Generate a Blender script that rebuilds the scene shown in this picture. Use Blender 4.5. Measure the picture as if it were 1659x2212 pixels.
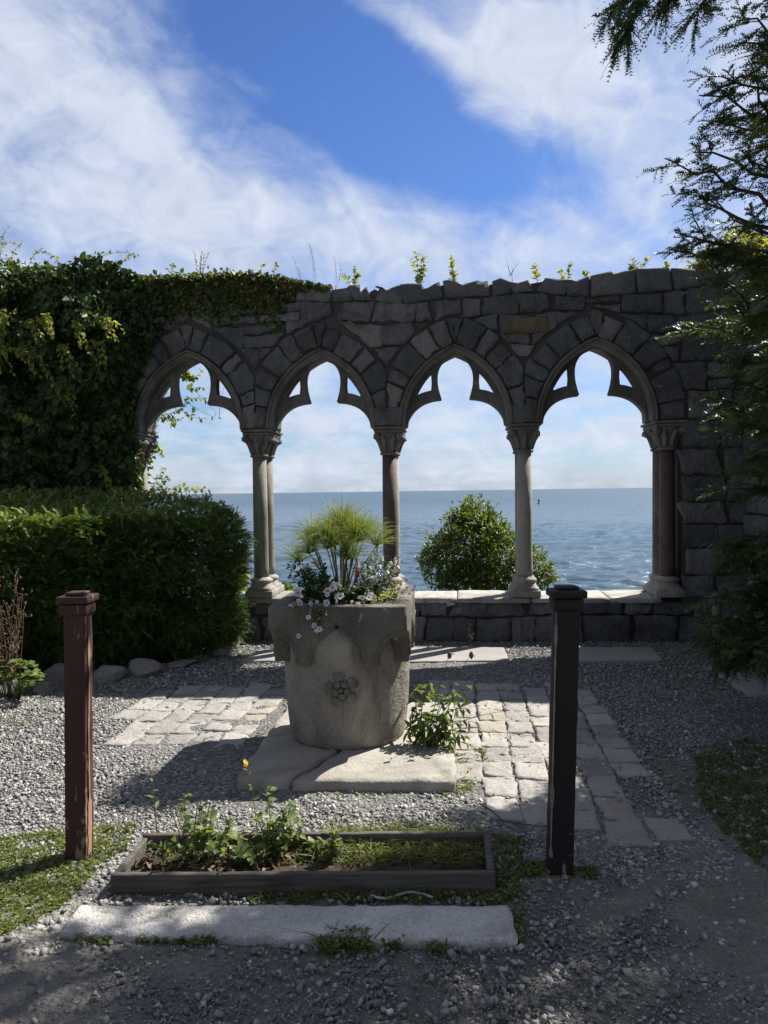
import bpy, bmesh, math, random
import numpy as np
from mathutils import Vector, Matrix, noise as mnoise
from mathutils.geometry import tessellate_polygon

for o in list(bpy.data.objects):
    bpy.data.objects.remove(o)
SC = bpy.context.scene
COL = SC.collection
random.seed(7)
RNG = np.random.default_rng(11)
rad = math.radians

# ------------------------------------------------------------------ camera
CAMZ = 1.6
PITCH, ROLL = rad(-1.55), rad(0.79)
FPX, CX, CY = 1662.0, 829.5, 1106.0          # in the 1659 x 2212 working frame of the photograph
_f = Vector((0, math.cos(PITCH), math.sin(PITCH)))
_r0 = Vector((1, 0, 0))
_u0 = Vector((0, -math.sin(PITCH), math.cos(PITCH)))
_r = _r0 * math.cos(ROLL) - _u0 * math.sin(ROLL)
_u = _u0 * math.cos(ROLL) + _r0 * math.sin(ROLL)
EYE = Vector((0, 0, CAMZ))
cam = bpy.data.cameras.new('camera')
camo = bpy.data.objects.new('camera', cam)
COL.objects.link(camo)
M = Matrix.Identity(4)
for i in range(3):
    M[i][0], M[i][1], M[i][2], M[i][3] = _r[i], _u[i], -_f[i], EYE[i]
camo.matrix_world = M
cam.sensor_fit = 'HORIZONTAL'
cam.sensor_width = 36.0
cam.lens = 36.0 * FPX / 1659.0
cam.clip_start, cam.clip_end = 0.05, 60000
SC.camera = camo
SC.render.resolution_x, SC.render.resolution_y = 768, 1024

# ------------------------------------------------------------------ light and exposure
SUNV = Vector((0.72, 0.56, 1.0))               # towards the sun
SUN_EL = math.asin(SUNV.normalized().z)
SUN_AZ = math.atan2(SUNV.x, SUNV.y)
sl = bpy.data.lights.new('sun', 'SUN')
sl.energy = 5.0
sl.angle = rad(0.53)
sl.color = (1.0, 0.945, 0.86)
so = bpy.data.objects.new('sun', sl)
so.rotation_euler = (-SUNV).to_track_quat('-Z', 'Y').to_euler()
so.location = (8, 6, 14)
COL.objects.link(so)
SC.view_settings.view_transform = 'Standard'
SC.view_settings.look = 'None'
SC.view_settings.exposure = 1.0
SC.view_settings.gamma = 1.0
SC.render.engine = 'CYCLES'
SC.cycles.use_denoising = True
SC.cycles.max_bounces = 7
SC.cycles.diffuse_bounces = 3
SC.cycles.transmission_bounces = 4
SC.cycles.transparent_max_bounces = 6
SC.cycles.sample_clamp_indirect = 4.0
SC.cycles.caustics_reflective = False
SC.cycles.caustics_refractive = False


def ND(nt, typ, *args, **kw):
    """node: positional dict entries set inputs (value or socket), keywords set attributes"""
    n = nt.nodes.new('ShaderNode' + typ)
    for k, v in kw.items():
        setattr(n, k, v)
    for d in args:
        for k, v in d.items():
            s = n.inputs[k]
            if isinstance(v, bpy.types.NodeSocket):
                nt.links.new(v, s)
            else:
                s.default_value = v
    return n


def mth(nt, op, a, b=None, c=None, clamp=False):
    d = {0: a}
    if b is not None:
        d[1] = b
    if c is not None:
        d[2] = c
    return ND(nt, 'Math', d, operation=op, use_clamp=clamp).outputs[0]


def mixc(nt, f, a, b, bt='MIX'):
    n = ND(nt, 'Mix', data_type='RGBA', blend_type=bt)
    for idx, v in ((0, f), (6, a), (7, b)):
        if isinstance(v, bpy.types.NodeSocket):
            nt.links.new(v, n.inputs[idx])
        else:
            n.inputs[idx].default_value = v if idx == 0 else (tuple(v) + (1,) if len(v) == 3 else v)
    return n.outputs[2]


def ramp(nt, fac, stops, interp='LINEAR'):
    n = ND(nt, 'ValToRGB', {0: fac})
    cr = n.color_ramp
    cr.interpolation = interp
    while len(cr.elements) < len(stops):
        cr.elements.new(0.5)
    for e, (p, c) in zip(cr.elements, stops):
        e.position = p
        e.color = tuple(c) + (1,) if len(c) == 3 else ((c,) * 3 + (1,) if not hasattr(c, '__len__') else c)
    return n.outputs[0]


def noise(nt, vec, scale, detail=4, rough=0.55, dist=0.0, dim='3D'):
    return ND(nt, 'TexNoise', {'Vector': vec, 'Scale': scale, 'Detail': detail, 'Roughness': rough, 'Distortion': dist}, noise_dimensions=dim).outputs[0]


# ------------------------------------------------------------------ sky with thin clouds
def px_az_el(px, py):
    d = (_f + _r * ((px - CX) / FPX) - _u * ((py - CY) / FPX)).normalized()
    return math.atan2(d.x, d.y), math.asin(d.z)


W = bpy.data.worlds.new('World')
SC.world = W
W.use_nodes = True
nt = W.node_tree
nt.nodes.clear()
sky = ND(nt, 'TexSky', sky_type='NISHITA', sun_disc=False, sun_elevation=SUN_EL, sun_rotation=SUN_AZ,
         altitude=0.0, air_density=1.0, dust_density=0.6, ozone_density=2.5)
gen = ND(nt, 'TexCoord').outputs['Generated']
sx = ND(nt, 'SeparateXYZ', {0: gen})
az = mth(nt, 'ARCTAN2', sx.outputs[0], sx.outputs[1])
el = mth(nt, 'ARCSINE', sx.outputs[2])


def blob(px, py, rx, ry, deg, amp):
    """soft elliptical patch of the sky, placed by azimuth and elevation"""
    a0, e0 = px_az_el(px, py)
    ra, re = rx / FPX, ry / FPX
    ca, sa = math.cos(rad(deg)), math.sin(rad(deg))
    da = mth(nt, 'SUBTRACT', az, a0)
    de = mth(nt, 'SUBTRACT', el, e0)
    p = mth(nt, 'DIVIDE', mth(nt, 'ADD', mth(nt, 'MULTIPLY', da, ca), mth(nt, 'MULTIPLY', de, sa)), ra)
    q = mth(nt, 'DIVIDE', mth(nt, 'SUBTRACT', mth(nt, 'MULTIPLY', de, ca), mth(nt, 'MULTIPLY', da, sa)), re)
    r2 = mth(nt, 'ADD', mth(nt, 'MULTIPLY', p, p), mth(nt, 'MULTIPLY', q, q))
    return mth(nt, 'MULTIPLY', mth(nt, 'POWER', 2.718, mth(nt, 'MULTIPLY', r2, -1.0)), amp)


# streak coordinates: clouds drawn out from upper left to lower right
cv = ND(nt, 'CombineXYZ', {0: mth(nt, 'ADD', mth(nt, 'MULTIPLY', az, 0.80), mth(nt, 'MULTIPLY', el, -0.6)),
                           1: mth(nt, 'ADD', mth(nt, 'MULTIPLY', az, 1.1), mth(nt, 'MULTIPLY', el, 1.55)), 2: 0.0}).outputs[0]
n1 = noise(nt, cv, 5.0, 9, 0.58, 0.55)
n2 = noise(nt, ND(nt, 'CombineXYZ', {0: mth(nt, 'MULTIPLY', az, 1.3), 1: mth(nt, 'MULTIPLY', el, 2.0), 2: 3.7}).outputs[0], 11.0, 8, 0.6, 0.8)
bias = 0.66
for b in [(770, 150, 430, 160, -33, -0.84), (1060, 345, 260, 75, -8, -0.45), (560, 60, 180, 110, -20, -0.25), (430, 200, 200, 90, -35, -0.12),
          (230, 330, 480, 120, -34, 0.40), (850, 520, 420, 75, -12, 0.32), (1100, 165, 200, 85, -20, 0.62), (1350, 130, 300, 140, -10, 0.30), (1330, 470, 330, 100, 0, 0.16),
          (860, 40, 260, 30, -25, 0.40), (300, 560, 340, 38, -5, -0.22), (1000, 850, 700, 26, 0, -0.16), (1000, 905, 700, 20, 0, 0.10)]:
    s = blob(*b)
    bias = mth(nt, 'ADD', s, bias)
# flat banks low over the sea
n3 = noise(nt, ND(nt, 'CombineXYZ', {0: mth(nt, 'MULTIPLY', az, 2.2), 1: mth(nt, 'MULTIPLY', el, 16.0), 2: 1.3}).outputs[0], 2.4, 7, 0.6, 0.4)
low = ND(nt, 'MapRange', {0: el, 1: 0.05, 2: 0.22, 3: 1.0, 4: 0.0}, interpolation_type='SMOOTHSTEP').outputs[0]
bias = mth(nt, 'ADD', bias, mth(nt, 'MULTIPLY', low, mth(nt, 'MULTIPLY', mth(nt, 'SUBTRACT', n3, 0.42), 1.7)))
dens = mth(nt, 'ADD', bias, mth(nt, 'ADD', mth(nt, 'MULTIPLY', mth(nt, 'SUBTRACT', n1, 0.5), 1.4), mth(nt, 'MULTIPLY', mth(nt, 'SUBTRACT', n2, 0.5), 0.55)))
dens = ND(nt, 'MapRange', {0: dens, 1: 0.12, 2: 1.12, 3: 0.0, 4: 1.0}, interpolation_type='SMOOTHSTEP').outputs[0]
# the veil thins out behind the viewer, where the sky is clear
veil = ND(nt, 'MapRange', {0: mth(nt, 'ABSOLUTE', az), 1: 0.9, 2: 1.9, 3: 1.0, 4: 0.0}, interpolation_type='SMOOTHSTEP').outputs[0]
dens = mth(nt, 'MULTIPLY', dens, veil)
back = mth(nt, 'MULTIPLY', mth(nt, 'SUBTRACT', 1.0, veil), ND(nt, 'MapRange', {0: n1, 1: 0.2, 2: 0.7, 3: 0.5, 4: 0.85}).outputs[0])
zc = mth(nt, 'MAXIMUM', sx.outputs[2], 0.0)
tint = ramp(nt, zc, [(0.0, (0.64, 0.82, 1.20)), (0.06, (0.68, 0.88, 1.20)), (0.16, (0.70, 0.90, 1.24)), (0.30, (0.62, 0.85, 1.27)), (0.5, (0.53, 0.77, 1.21)), (1.0, (0.45, 0.63, 0.95))])
blue = mixc(nt, 1.0, sky.outputs[0], tint, 'MULTIPLY')
cloudc = ramp(nt, n2, [(0.25, (5.4, 6.1, 7.5)), (0.7, (7.4, 8.0, 9.1))])
final = mixc(nt, mth(nt, 'MULTIPLY', dens, 0.93), blue, cloudc)
final = mixc(nt, back, final, (3.15, 3.15, 3.2))      # a dull even veil behind the viewer
bg = ND(nt, 'Background', {0: final, 1: 0.0525})
ND(nt, 'OutputWorld', {0: bg.outputs[0]})


# ------------------------------------------------------------------ from the working frame to places in the yard
def ray(px, py):
    return _f + _r * ((px - CX) / FPX) - _u * ((py - CY) / FPX)


def gp(px, py, z=0.0):
    d = ray(px, py)
    return EYE + d * ((z - CAMZ) / d.z)


def at(px, py, y):
    d = ray(px, py)
    return EYE + d * (y / d.y)


def proj(P):
    d = np.asarray(P, float) - np.array(EYE)
    f = d @ np.array(_f)
    f = np.where(np.abs(f) < 1e-6, 1e-6, f)
    x = CX + FPX * (d @ np.array(_r)) / f
    y = CY - FPX * (d @ np.array(_u)) / f
    return x, y, f


# the wall and everything laid out along it share one slightly turned frame
WU = Vector((1, -0.098, 0)).normalized()
WV = Vector((0.098, 1, 0)).normalized()        # away from the viewer
WO = Vector((-1.286, 8.30, 0))


def wp(u, d, z):
    return WO + WU * u + WV * d + Vector((0, 0, z))


def wl(px, py, d=0.0):
    """(u, z) where the sight line meets the plane d behind the wall's face"""
    r = ray(px, py)
    t = ((WO + WV * d) - EYE).dot(WV) / r.dot(WV)
    p = EYE + r * t
    return (p - WO).dot(WU), p.z


def inpoly(x, y, poly):
    x = np.asarray(x, float)
    y = np.asarray(y, float)
    c = np.zeros(x.shape, bool)
    n = len(poly)
    for i in range(n):
        x0, y0 = poly[i]
        x1, y1 = poly[(i + 1) % n]
        if y0 == y1:
            continue
        hit = ((y0 > y) != (y1 > y)) & (x < (x1 - x0) * (y - y0) / (y1 - y0) + x0)
        c ^= hit
    return c


# ------------------------------------------------------------------ mesh building
def nrm(a):
    return a / np.maximum(np.linalg.norm(a, axis=-1, keepdims=True), 1e-9)


def rv(n, s=1.0):
    return RNG.normal(0, s, (n, 3))


def origin(o):
    p = Vector((0, 0, 0))
    while o is not None:
        p = p + o.location
        o = o.parent
    return p


class MB:
    """collects vertices (world space), faces and a tone per vertex; builds ONE mesh object"""

    def __init__(self):
        self.v, self.f, self.t, self.n = [], [], [], 0

    def add(self, V, F, tone=0.5):
        V = np.asarray(V, float).reshape(-1, 3)
        if not len(V):
            return self
        if isinstance(F, np.ndarray):
            self.f.append(F.astype(np.int64) + self.n)
        else:
            by = {}
            for f in F:
                by.setdefault(len(f), []).append(f)
            for k in by:
                self.f.append(np.array(by[k], np.int64) + self.n)
        self.v.append(V)
        self.t.append(np.broadcast_to(np.asarray(tone, float), (len(V),)).copy())
        self.n += len(V)
        return self

    def data(self):
        return np.concatenate(self.v), np.concatenate(self.t)

    def build(self, name, mat, parent=None, base=None, smooth=False):
        V, T = self.data()
        if parent is not None:
            org = origin(parent)
        else:
            org = Vector(base) if base is not None else Vector((0, 0, 0))
        V = V - np.array(org)
        me = bpy.data.meshes.new(name)
        me.vertices.add(len(V))
        me.vertices.foreach_set('co', V.astype(np.float32).ravel())
        loops = np.concatenate([f.ravel() for f in self.f])
        sizes = np.concatenate([np.full(len(f), f.shape[1]) for f in self.f])
        starts = np.concatenate([[0], np.cumsum(sizes)[:-1]])
        me.loops.add(len(loops))
        me.loops.foreach_set('vertex_index', loops.astype(np.int32))
        me.polygons.add(len(sizes))
        me.polygons.foreach_set('loop_start', starts.astype(np.int32))
        if smooth:
            me.polygons.foreach_set('use_smooth', np.ones(len(sizes), bool))
        me.update(calc_edges=True)
        me.validate()
        a = me.attributes.new('tone', 'FLOAT', 'POINT')
        a.data.foreach_set('value', T.astype(np.float32))
        me.materials.append(mat)
        o = bpy.data.objects.new(name, me)
        COL.objects.link(o)
        if parent is not None:
            o.parent = parent
        else:
            o.location = org
        return o


def tag(o, label=None, cat=None, group=None, kind=None):
    for k, v in (('label', label), ('category', cat), ('group', group), ('kind', kind)):
        if v:
            o[k] = v
    return o


def thing(name, label, cat, loc, group=None):
    o = bpy.data.objects.new(name, None)
    o.location = loc
    o.empty_display_size = 0.1
    COL.objects.link(o)
    return tag(o, label, cat, group)


def bm_vf(bm):
    bm.verts.index_update()
    V = np.array([v.co[:] for v in bm.verts])
    F = [[v.index for v in f.verts] for f in bm.faces]
    bm.free()
    return V, F


def bbox_bm(sx, sy, sz, bev=0.01, seg=2, cuts=0, rough=0.0, nsc=3.0, seed=0):
    bm = bmesh.new()
    bmesh.ops.create_cube(bm, size=1)
    for v in bm.verts:
        v.co = Vector((v.co.x * sx, v.co.y * sy, v.co.z * sz))
    if bev:
        bmesh.ops.bevel(bm, geom=bm.edges[:], offset=bev, segments=seg, affect='EDGES', profile=0.5)
    if cuts:
        L = max(sx, sy, sz) / cuts
        for ax in range(3):
            S = (sx, sy, sz)[ax]
            k = int(S / L)
            for j in range(1, k):
                co = [0, 0, 0]
                no = [0, 0, 0]
                co[ax] = -S / 2 + S * j / k
                no[ax] = 1
                bmesh.ops.bisect_plane(bm, geom=bm.verts[:] + bm.edges[:] + bm.faces[:], plane_co=co, plane_no=no)
    if rough:
        bm.normal_update()
        for v in bm.verts:
            q = v.co * nsc + Vector((seed * 7.3, seed * 3.1, seed))
            v.co += v.normal * (mnoise.noise(q) * rough + mnoise.noise(q * 3.1) * rough * 0.4)
    return bm_vf(bm)


def place(V, loc, rz=0.0, rx=0.0, ry=0.0):
    R = Matrix.Rotation(rz, 3, 'Z') @ Matrix.Rotation(ry, 3, 'Y') @ Matrix.Rotation(rx, 3, 'X')
    return V @ np.array(R).T + np.array(loc)


YAW = math.atan2(WU.y, WU.x)


def tube(path, radii, sides=6, cap=True):
    path = np.asarray(path, float)
    n = len(path)
    radii = np.broadcast_to(np.asarray(radii, float), (n,))
    T = nrm(np.gradient(path, axis=0))
    ref = np.array([0, 0, 1.0]) if abs(T[0][2]) < 0.9 else np.array([1.0, 0, 0])
    A = nrm(np.cross(T, ref))
    B = np.cross(T, A)
    th = np.linspace(0, 2 * np.pi, sides, endpoint=False)
    V = path[:, None] + radii[:, None, None] * (A[:, None] * np.cos(th)[None, :, None] + B[:, None] * np.sin(th)[None, :, None])
    F = []
    for i in range(n - 1):
        for k in range(sides):
            k2 = (k + 1) % sides
            F.append((i * sides + k, i * sides + k2, (i + 1) * sides + k2, (i + 1) * sides + k))
    if cap:
        F.append(tuple(range(sides - 1, -1, -1)))
        F.append(tuple((n - 1) * sides + k for k in range(sides)))
    return V.reshape(-1, 3), F


def lathe(prof, c, seg=40, warp=None):
    prof = np.asarray(prof, float)
    th = np.linspace(0, 2 * np.pi, seg, endpoint=False)
    V = []
    for r, z in prof:
        for t in th:
            rr = r if warp is None else r * warp(t, z)
            V.append((c[0] + rr * math.cos(t), c[1] + rr * math.sin(t), c[2] + z))
    F = []
    n = len(prof)
    for i in range(n - 1):
        for k in range(seg):
            k2 = (k + 1) % seg
            F.append((i * seg + k, i * seg + k2, (i + 1) * seg + k2, (i + 1) * seg + k))
    F.append(tuple(range(seg - 1, -1, -1)))
    F.append(tuple((n - 1) * seg + k for k in range(seg)))
    return np.array(V), F


def clip(poly, p, n):
    """keep the side of the line through p that n points to"""
    out = []
    m = len(poly)
    for i in range(m):
        a, b = poly[i], poly[(i + 1) % m]
        da = (a[0] - p[0]) * n[0] + (a[1] - p[1]) * n[1]
        db = (b[0] - p[0]) * n[0] + (b[1] - p[1]) * n[1]
        if da >= 0:
            out.append(a)
        if (da >= 0) != (db >= 0):
            t = da / (da - db)
            out.append((a[0] + (b[0] - a[0]) * t, a[1] + (b[1] - a[1]) * t))
    return out


def parea(p):
    return 0.5 * sum(p[i][0] * p[(i + 1) % len(p)][1] - p[(i + 1) % len(p)][0] * p[i][1] for i in range(len(p)))


def inset(poly, g):
    if parea(poly) < 0:
        poly = poly[::-1]
    out = list(poly)
    m = len(poly)
    for i in range(m):
        a, b = poly[i], poly[(i + 1) % m]
        L = math.hypot(b[0] - a[0], b[1] - a[1])
        if L < 1e-6:
            continue
        n = (-(b[1] - a[1]) / L, (b[0] - a[0]) / L)
        out = clip(out, (a[0] + n[0] * g, a[1] + n[1] * g), n)
        if len(out) < 3:
            return []
    return out


def block(mb, poly, h0, h1, mapf, bev=0.012, jit=0.006, bulge=0.01, step=0.07, tone=0.5, tilt=0.0):
    """a rough stone: outline poly (2-D), from height h0 to h1, mapf(a, b, h) -> world"""
    if parea(poly) < 0:
        poly = poly[::-1]
    pts = []
    m = len(poly)
    for i in range(m):
        a, b = poly[i], poly[(i + 1) % m]
        L = math.hypot(b[0] - a[0], b[1] - a[1])
        k = max(1, int(L / step))
        for j in range(k):
            t = j / k
            jj = jit * (1.6 if j else 0.8)
            pts.append((a[0] + (b[0] - a[0]) * t + random.gauss(0, jj * 0.5), a[1] + (b[1] - a[1]) * t + random.gauss(0, jj * 0.5)))
    n = len(pts)
    cx = sum(p[0] for p in pts) / n
    cy = sum(p[1] for p in pts) / n
    tx, ty = random.gauss(0, tilt), random.gauss(0, tilt)
    V = []
    rings = ((0.0, h0, 0), (0.0, h1 - bev, 0.3), (bev, h1, 1), (bev * 3.2 + 0.012, h1 + bulge, 1))
    for ins, h, k in rings:
        for (x, y) in pts:
            d = math.hypot(cx - x, cy - y) or 1
            q = min(0.6, ins / d)
            X, Y = x + (cx - x) * q, y + (cy - y) * q
            hh = h + k * (random.gauss(0, jit * 0.6) + tx * (x - cx) + ty * (y - cy))
            V.append(mapf(X, Y, hh))
    V.append(mapf(cx + random.gauss(0, 0.01), cy + random.gauss(0, 0.01), h1 + bulge * 1.3))
    F = []
    for r in range(len(rings) - 1):
        for i in range(n):
            j = (i + 1) % n
            F.append((r * n + i, r * n + j, (r + 1) * n + j, (r + 1) * n + i))
    r = len(rings) - 1
    for i in range(n):
        F.append((r * n + i, r * n + (i + 1) % n, (r + 1) * n))
    mb.add(np.array([tuple(v) for v in V]), F, tone)


def fill2d(loops, depth, bev=0.0, seg=2):
    """solid plate from 2-D loops (holes allowed): x, y in the plane, z = -depth/2 .. depth/2"""
    cu = bpy.data.curves.new('tmp', 'CURVE')
    cu.dimensions = '2D'
    cu.fill_mode = 'BOTH'
    cu.extrude = max(1e-4, depth / 2 - bev)
    cu.bevel_depth = bev
    cu.bevel_resolution = seg - 1
    cu.offset = -bev
    for L in loops:
        s = cu.splines.new('POLY')
        s.points.add(len(L) - 1)
        for p, q in zip(s.points, L):
            p.co = (q[0], q[1], 0, 1)
        s.use_cyclic_u = True
    o = bpy.data.objects.new('tmp', cu)
    COL.objects.link(o)
    dg = bpy.context.evaluated_depsgraph_get()
    dg.update()
    me = bpy.data.meshes.new_from_object(o.evaluated_get(dg))
    V = np.array([v.co[:] for v in me.vertices])
    F = [tuple(p.vertices) for p in me.polygons]
    bpy.data.objects.remove(o)
    bpy.data.curves.remove(cu)
    bpy.data.meshes.remove(me)
    return V, F


# ------------------------------------------------------------------ leaves, needles, blades
def leafset(P, D, Nn, L, Wd, fold=0.25, curl=0.15):
    """six-point folded leaves"""
    P, D, Nn = np.asarray(P, float), nrm(np.asarray(D, float)), np.asarray(Nn, float)
    m = len(P)
    L = np.broadcast_to(L, (m,))[:, None]
    Wd = np.broadcast_to(Wd, (m,))[:, None]
    S = nrm(np.cross(D, Nn))
    Nn = nrm(np.cross(S, D))
    h = Wd * 0.5
    V = np.stack([P, P + D * L * 0.33 + S * h + Nn * h * fold, P + D * L * 0.68 + S * h * 0.72 + Nn * (h * fold * 0.7 - L * curl * 0.3),
                  P + D * L * 0.97 - Nn * L * curl, P + D * L * 0.68 - S * h * 0.72 + Nn * (h * fold * 0.7 - L * curl * 0.3),
                  P + D * L * 0.33 - S * h + Nn * h * fold], 1).reshape(-1, 3)
    b = (np.arange(m) * 6)[:, None]
    F = np.concatenate([b + np.array([[0, 1, 2, 3]]), b + np.array([[0, 3, 4, 5]])])
    return V, F


def sprigs(P, D, L, n=10, nl=0.024, nw=0.005, droop=0.25, flat=None):
    """flat yew sprays: a twig with two ranks of needles, each needle one triangle"""
    P, D = np.asarray(P, float), nrm(np.asarray(D, float))
    m = len(P)
    L = np.broadcast_to(L, (m,))
    up = np.array([0, 0, 1.0]) + RNG.normal(0, 0.45, (m, 3))
    S = nrm(np.cross(D, up))
    U = np.cross(S, D)
    t = np.linspace(0.05, 1.0, n)
    c = P[:, None] + D[:, None] * (t[None, :, None] * L[:, None, None])
    c[..., 2] -= droop * (t[None] ** 2) * L[:, None]
    out = []
    for sgn in (-1, 1):
        dv = D[:, None] * 0.75 + S[:, None] * sgn * 0.8 + U[:, None] * RNG.normal(0.1, 0.25, (m, n, 1)) + RNG.normal(0, 0.12, (m, n, 3))
        dv = nrm(dv)
        ln = nl * (1.0 - 0.35 * t[None, :, None]) * RNG.uniform(0.8, 1.2, (m, n, 1))
        wv = nrm(np.cross(dv, U[:, None] + 0 * dv)) * nw * 0.5
        out.append(np.stack([c - wv, c + wv, c + dv * ln], 2))
    V = np.concatenate(out, 1).reshape(-1, 3)
    F = np.arange(len(V)).reshape(-1, 3)
    # the twigs themselves
    e = P + D * L[:, None]
    e[:, 2] -= droop * L
    wv = S * 0.0018
    V2 = np.stack([P - wv, P + wv, e + wv * 0.4], 1).reshape(-1, 3)
    F2 = np.arange(len(V2)).reshape(-1, 3) + len(V)
    return np.concatenate([V, V2]), np.concatenate([F, F2]), 2 * n * 3, 3


def blades(P, D, bend, L, w, segs=3):
    P, D, bend = np.asarray(P, float), np.asarray(D, float), np.asarray(bend, float)
    m = len(P)
    L = np.broadcast_to(L, (m,))[:, None]
    w = np.broadcast_to(w, (m,))[:, None]
    S = nrm(np.cross(D, RNG.normal(0, 1, (m, 3))))
    rows = []
    for i in range(segs + 1):
        t = i / segs
        c = P + D * L * t + bend * L * t * t
        ww = w * 0.5 * (1 - t ** 1.6) + 0.0003
        rows.append(c - S * ww)
        rows.append(c + S * ww)
    V = np.stack(rows, 1)
    k = 2 * (segs + 1)
    V = V.reshape(-1, 3)
    b = (np.arange(m) * k)[:, None]
    F = np.concatenate([b + np.array([[2 * i, 2 * i + 1, 2 * i + 3, 2 * i + 2]]) for i in range(segs)])
    return V, F


# ------------------------------------------------------------------ materials
def newmat(name):
    m = bpy.data.materials.new(name)
    m.use_nodes = True
    nt = m.node_tree
    nt.nodes.clear()
    return m, nt


def fin(nt, shader):
    ND(nt, 'OutputMaterial', {0: shader})


def tone_of(nt):
    return ND(nt, 'Attribute', attribute_name='tone').outputs['Fac']


def leafmat(name, stops, trans=0.35, rough=0.5, tcol=(1.5, 1.35, 0.5)):
    m, nt = newmat(name)
    t = tone_of(nt)
    oc = ND(nt, 'TexCoord').outputs['Object']
    t2 = mth(nt, 'ADD', t, mth(nt, 'MULTIPLY', mth(nt, 'SUBTRACT', noise(nt, oc, 3.0, 3), 0.5), 0.5))
    c = ramp(nt, t2, stops)
    p = ND(nt, 'BsdfPrincipled', {'Base Color': c, 'Roughness': rough, 'Specular IOR Level': 0.35})
    tr = ND(nt, 'BsdfTranslucent', {'Color': mixc(nt, 1.0, c, tcol, 'MULTIPLY')})
    mx = ND(nt, 'MixShader', {0: trans, 1: p.outputs[0], 2: tr.outputs[0]})
    fin(nt, mx.outputs[0])
    return m


def stonemat(name, c0, c1, c2, grain=60.0, patch=2.2, bump=0.5, rough=0.9, bumpd=0.012, warm=None, stain=None, speck=0.0, streak=None):
    """c0..c2 from the mesh tone, broken by patches, grain and stains"""
    m, nt = newmat(name)
    oc = ND(nt, 'TexCoord').outputs['Object']
    t = tone_of(nt)
    p1 = noise(nt, oc, patch, 6, 0.62, 0.4)
    g = noise(nt, oc, grain, 3, 0.7)
    f = mth(nt, 'ADD', t, mth(nt, 'ADD', mth(nt, 'MULTIPLY', mth(nt, 'SUBTRACT', p1, 0.5), 0.9), mth(nt, 'MULTIPLY', mth(nt, 'SUBTRACT', g, 0.5), 0.55)))
    c = ramp(nt, f, [(0.1, c0), (0.5, c1), (0.9, c2)])
    if warm:
        c = mixc(nt, ND(nt, 'MapRange', {0: t, 1: 1.4, 2: 1.6}).outputs[0], c, warm)
    if stain:
        st = ND(nt, 'MapRange', {0: noise(nt, oc, 1.3, 7, 0.68, 1.2), 1: 0.52, 2: 0.68}).outputs[0]
        c = mixc(nt, mth(nt, 'MULTIPLY', st, 0.75), c, stain)
    if streak:
        sv = noise(nt, ND(nt, 'Mapping', {'Vector': oc, 'Scale': (7.0, 7.0, 0.9)}).outputs[0], 1.0, 6, 0.7, 0.4)
        c = mixc(nt, mth(nt, 'MULTIPLY', ND(nt, 'MapRange', {0: sv, 1: 0.5, 2: 0.72}).outputs[0], 0.7), c, streak)
        lv = ND(nt, 'MapRange', {0: noise(nt, oc, 14.0, 5, 0.7, 0.8), 1: 0.62, 2: 0.68}).outputs[0]
        c = mixc(nt, mth(nt, 'MULTIPLY', lv, 0.45), c, tuple(min(0.6, k * 1.5) for k in c2))
    if speck:
        sp = ND(nt, 'MapRange', {0: noise(nt, oc, 150, 2, 0.7), 1: 0.60, 2: 0.7}).outputs[0]
        c = mixc(nt, mth(nt, 'MULTIPLY', sp, speck), c, (0.03, 0.03, 0.03))
        sp2 = ND(nt, 'MapRange', {0: noise(nt, oc, 110, 2, 0.7), 1: 0.62, 2: 0.72}).outputs[0]
        c = mixc(nt, mth(nt, 'MULTIPLY', sp2, speck), c, (0.7, 0.7, 0.68))
    hgt = mth(nt, 'ADD', mth(nt, 'MULTIPLY', noise(nt, oc, 9.0, 6, 0.65), 1.0), mth(nt, 'MULTIPLY', g, 0.3))
    b = ND(nt, 'Bump', {'Strength': bump, 'Distance': bumpd * 4, 'Height': hgt})
    p = ND(nt, 'BsdfPrincipled', {'Base Color': c, 'Roughness': rough, 'Specular IOR Level': 0.25, 'Normal': b.outputs[0]})
    fin(nt, p.outputs[0])
    return m


def woodmat(name, c0, c1, scale=(3, 3, 30), rough=0.8, bump=0.35):
    m, nt = newmat(name)
    oc = ND(nt, 'TexCoord').outputs['Object']
    v = ND(nt, 'Mapping', {'Vector': oc, 'Scale': scale}).outputs[0]
    n = noise(nt, v, 1.0, 6, 0.65, 0.6)
    n2 = noise(nt, oc, 4.0, 4)
    f = mth(nt, 'ADD', mth(nt, 'MULTIPLY', n, 0.7), mth(nt, 'MULTIPLY', n2, 0.4))
    c = ramp(nt, f, [(0.35, c0), (0.75, c1)])
    b = ND(nt, 'Bump', {'Strength': bump, 'Distance': 0.01, 'Height': n})
    p = ND(nt, 'BsdfPrincipled', {'Base Color': c, 'Roughness': rough, 'Normal': b.outputs[0]})
    fin(nt, p.outputs[0])
    return m


def plainmat(name, col, rough=0.6):
    m, nt = newmat(name)
    oc = ND(nt, 'TexCoord').outputs['Object']
    t = tone_of(nt)
    n = mth(nt, 'ADD', mth(nt, 'MULTIPLY', noise(nt, oc, 40.0, 3), 0.5), mth(nt, 'MULTIPLY', t, 0.5))
    c = ramp(nt, n, [(0.2, tuple(k * 0.75 for k in col)), (0.8, tuple(min(1, k * 1.2) for k in col))])
    p = ND(nt, 'BsdfPrincipled', {'Base Color': c, 'Roughness': rough})
    fin(nt, p.outputs[0])
    return m

# ================================================================== SETTING
# ------------------------------------------------------------------ ground
def ground_z(x, y):
    x, y = np.asarray(x, float), np.asarray(y, float)
    w = y - 0.098 * x
    z = np.where(w > 11.2, -(w - 11.2) * 1.1, 0.0)
    return np.maximum(z, -14.0)


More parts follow.
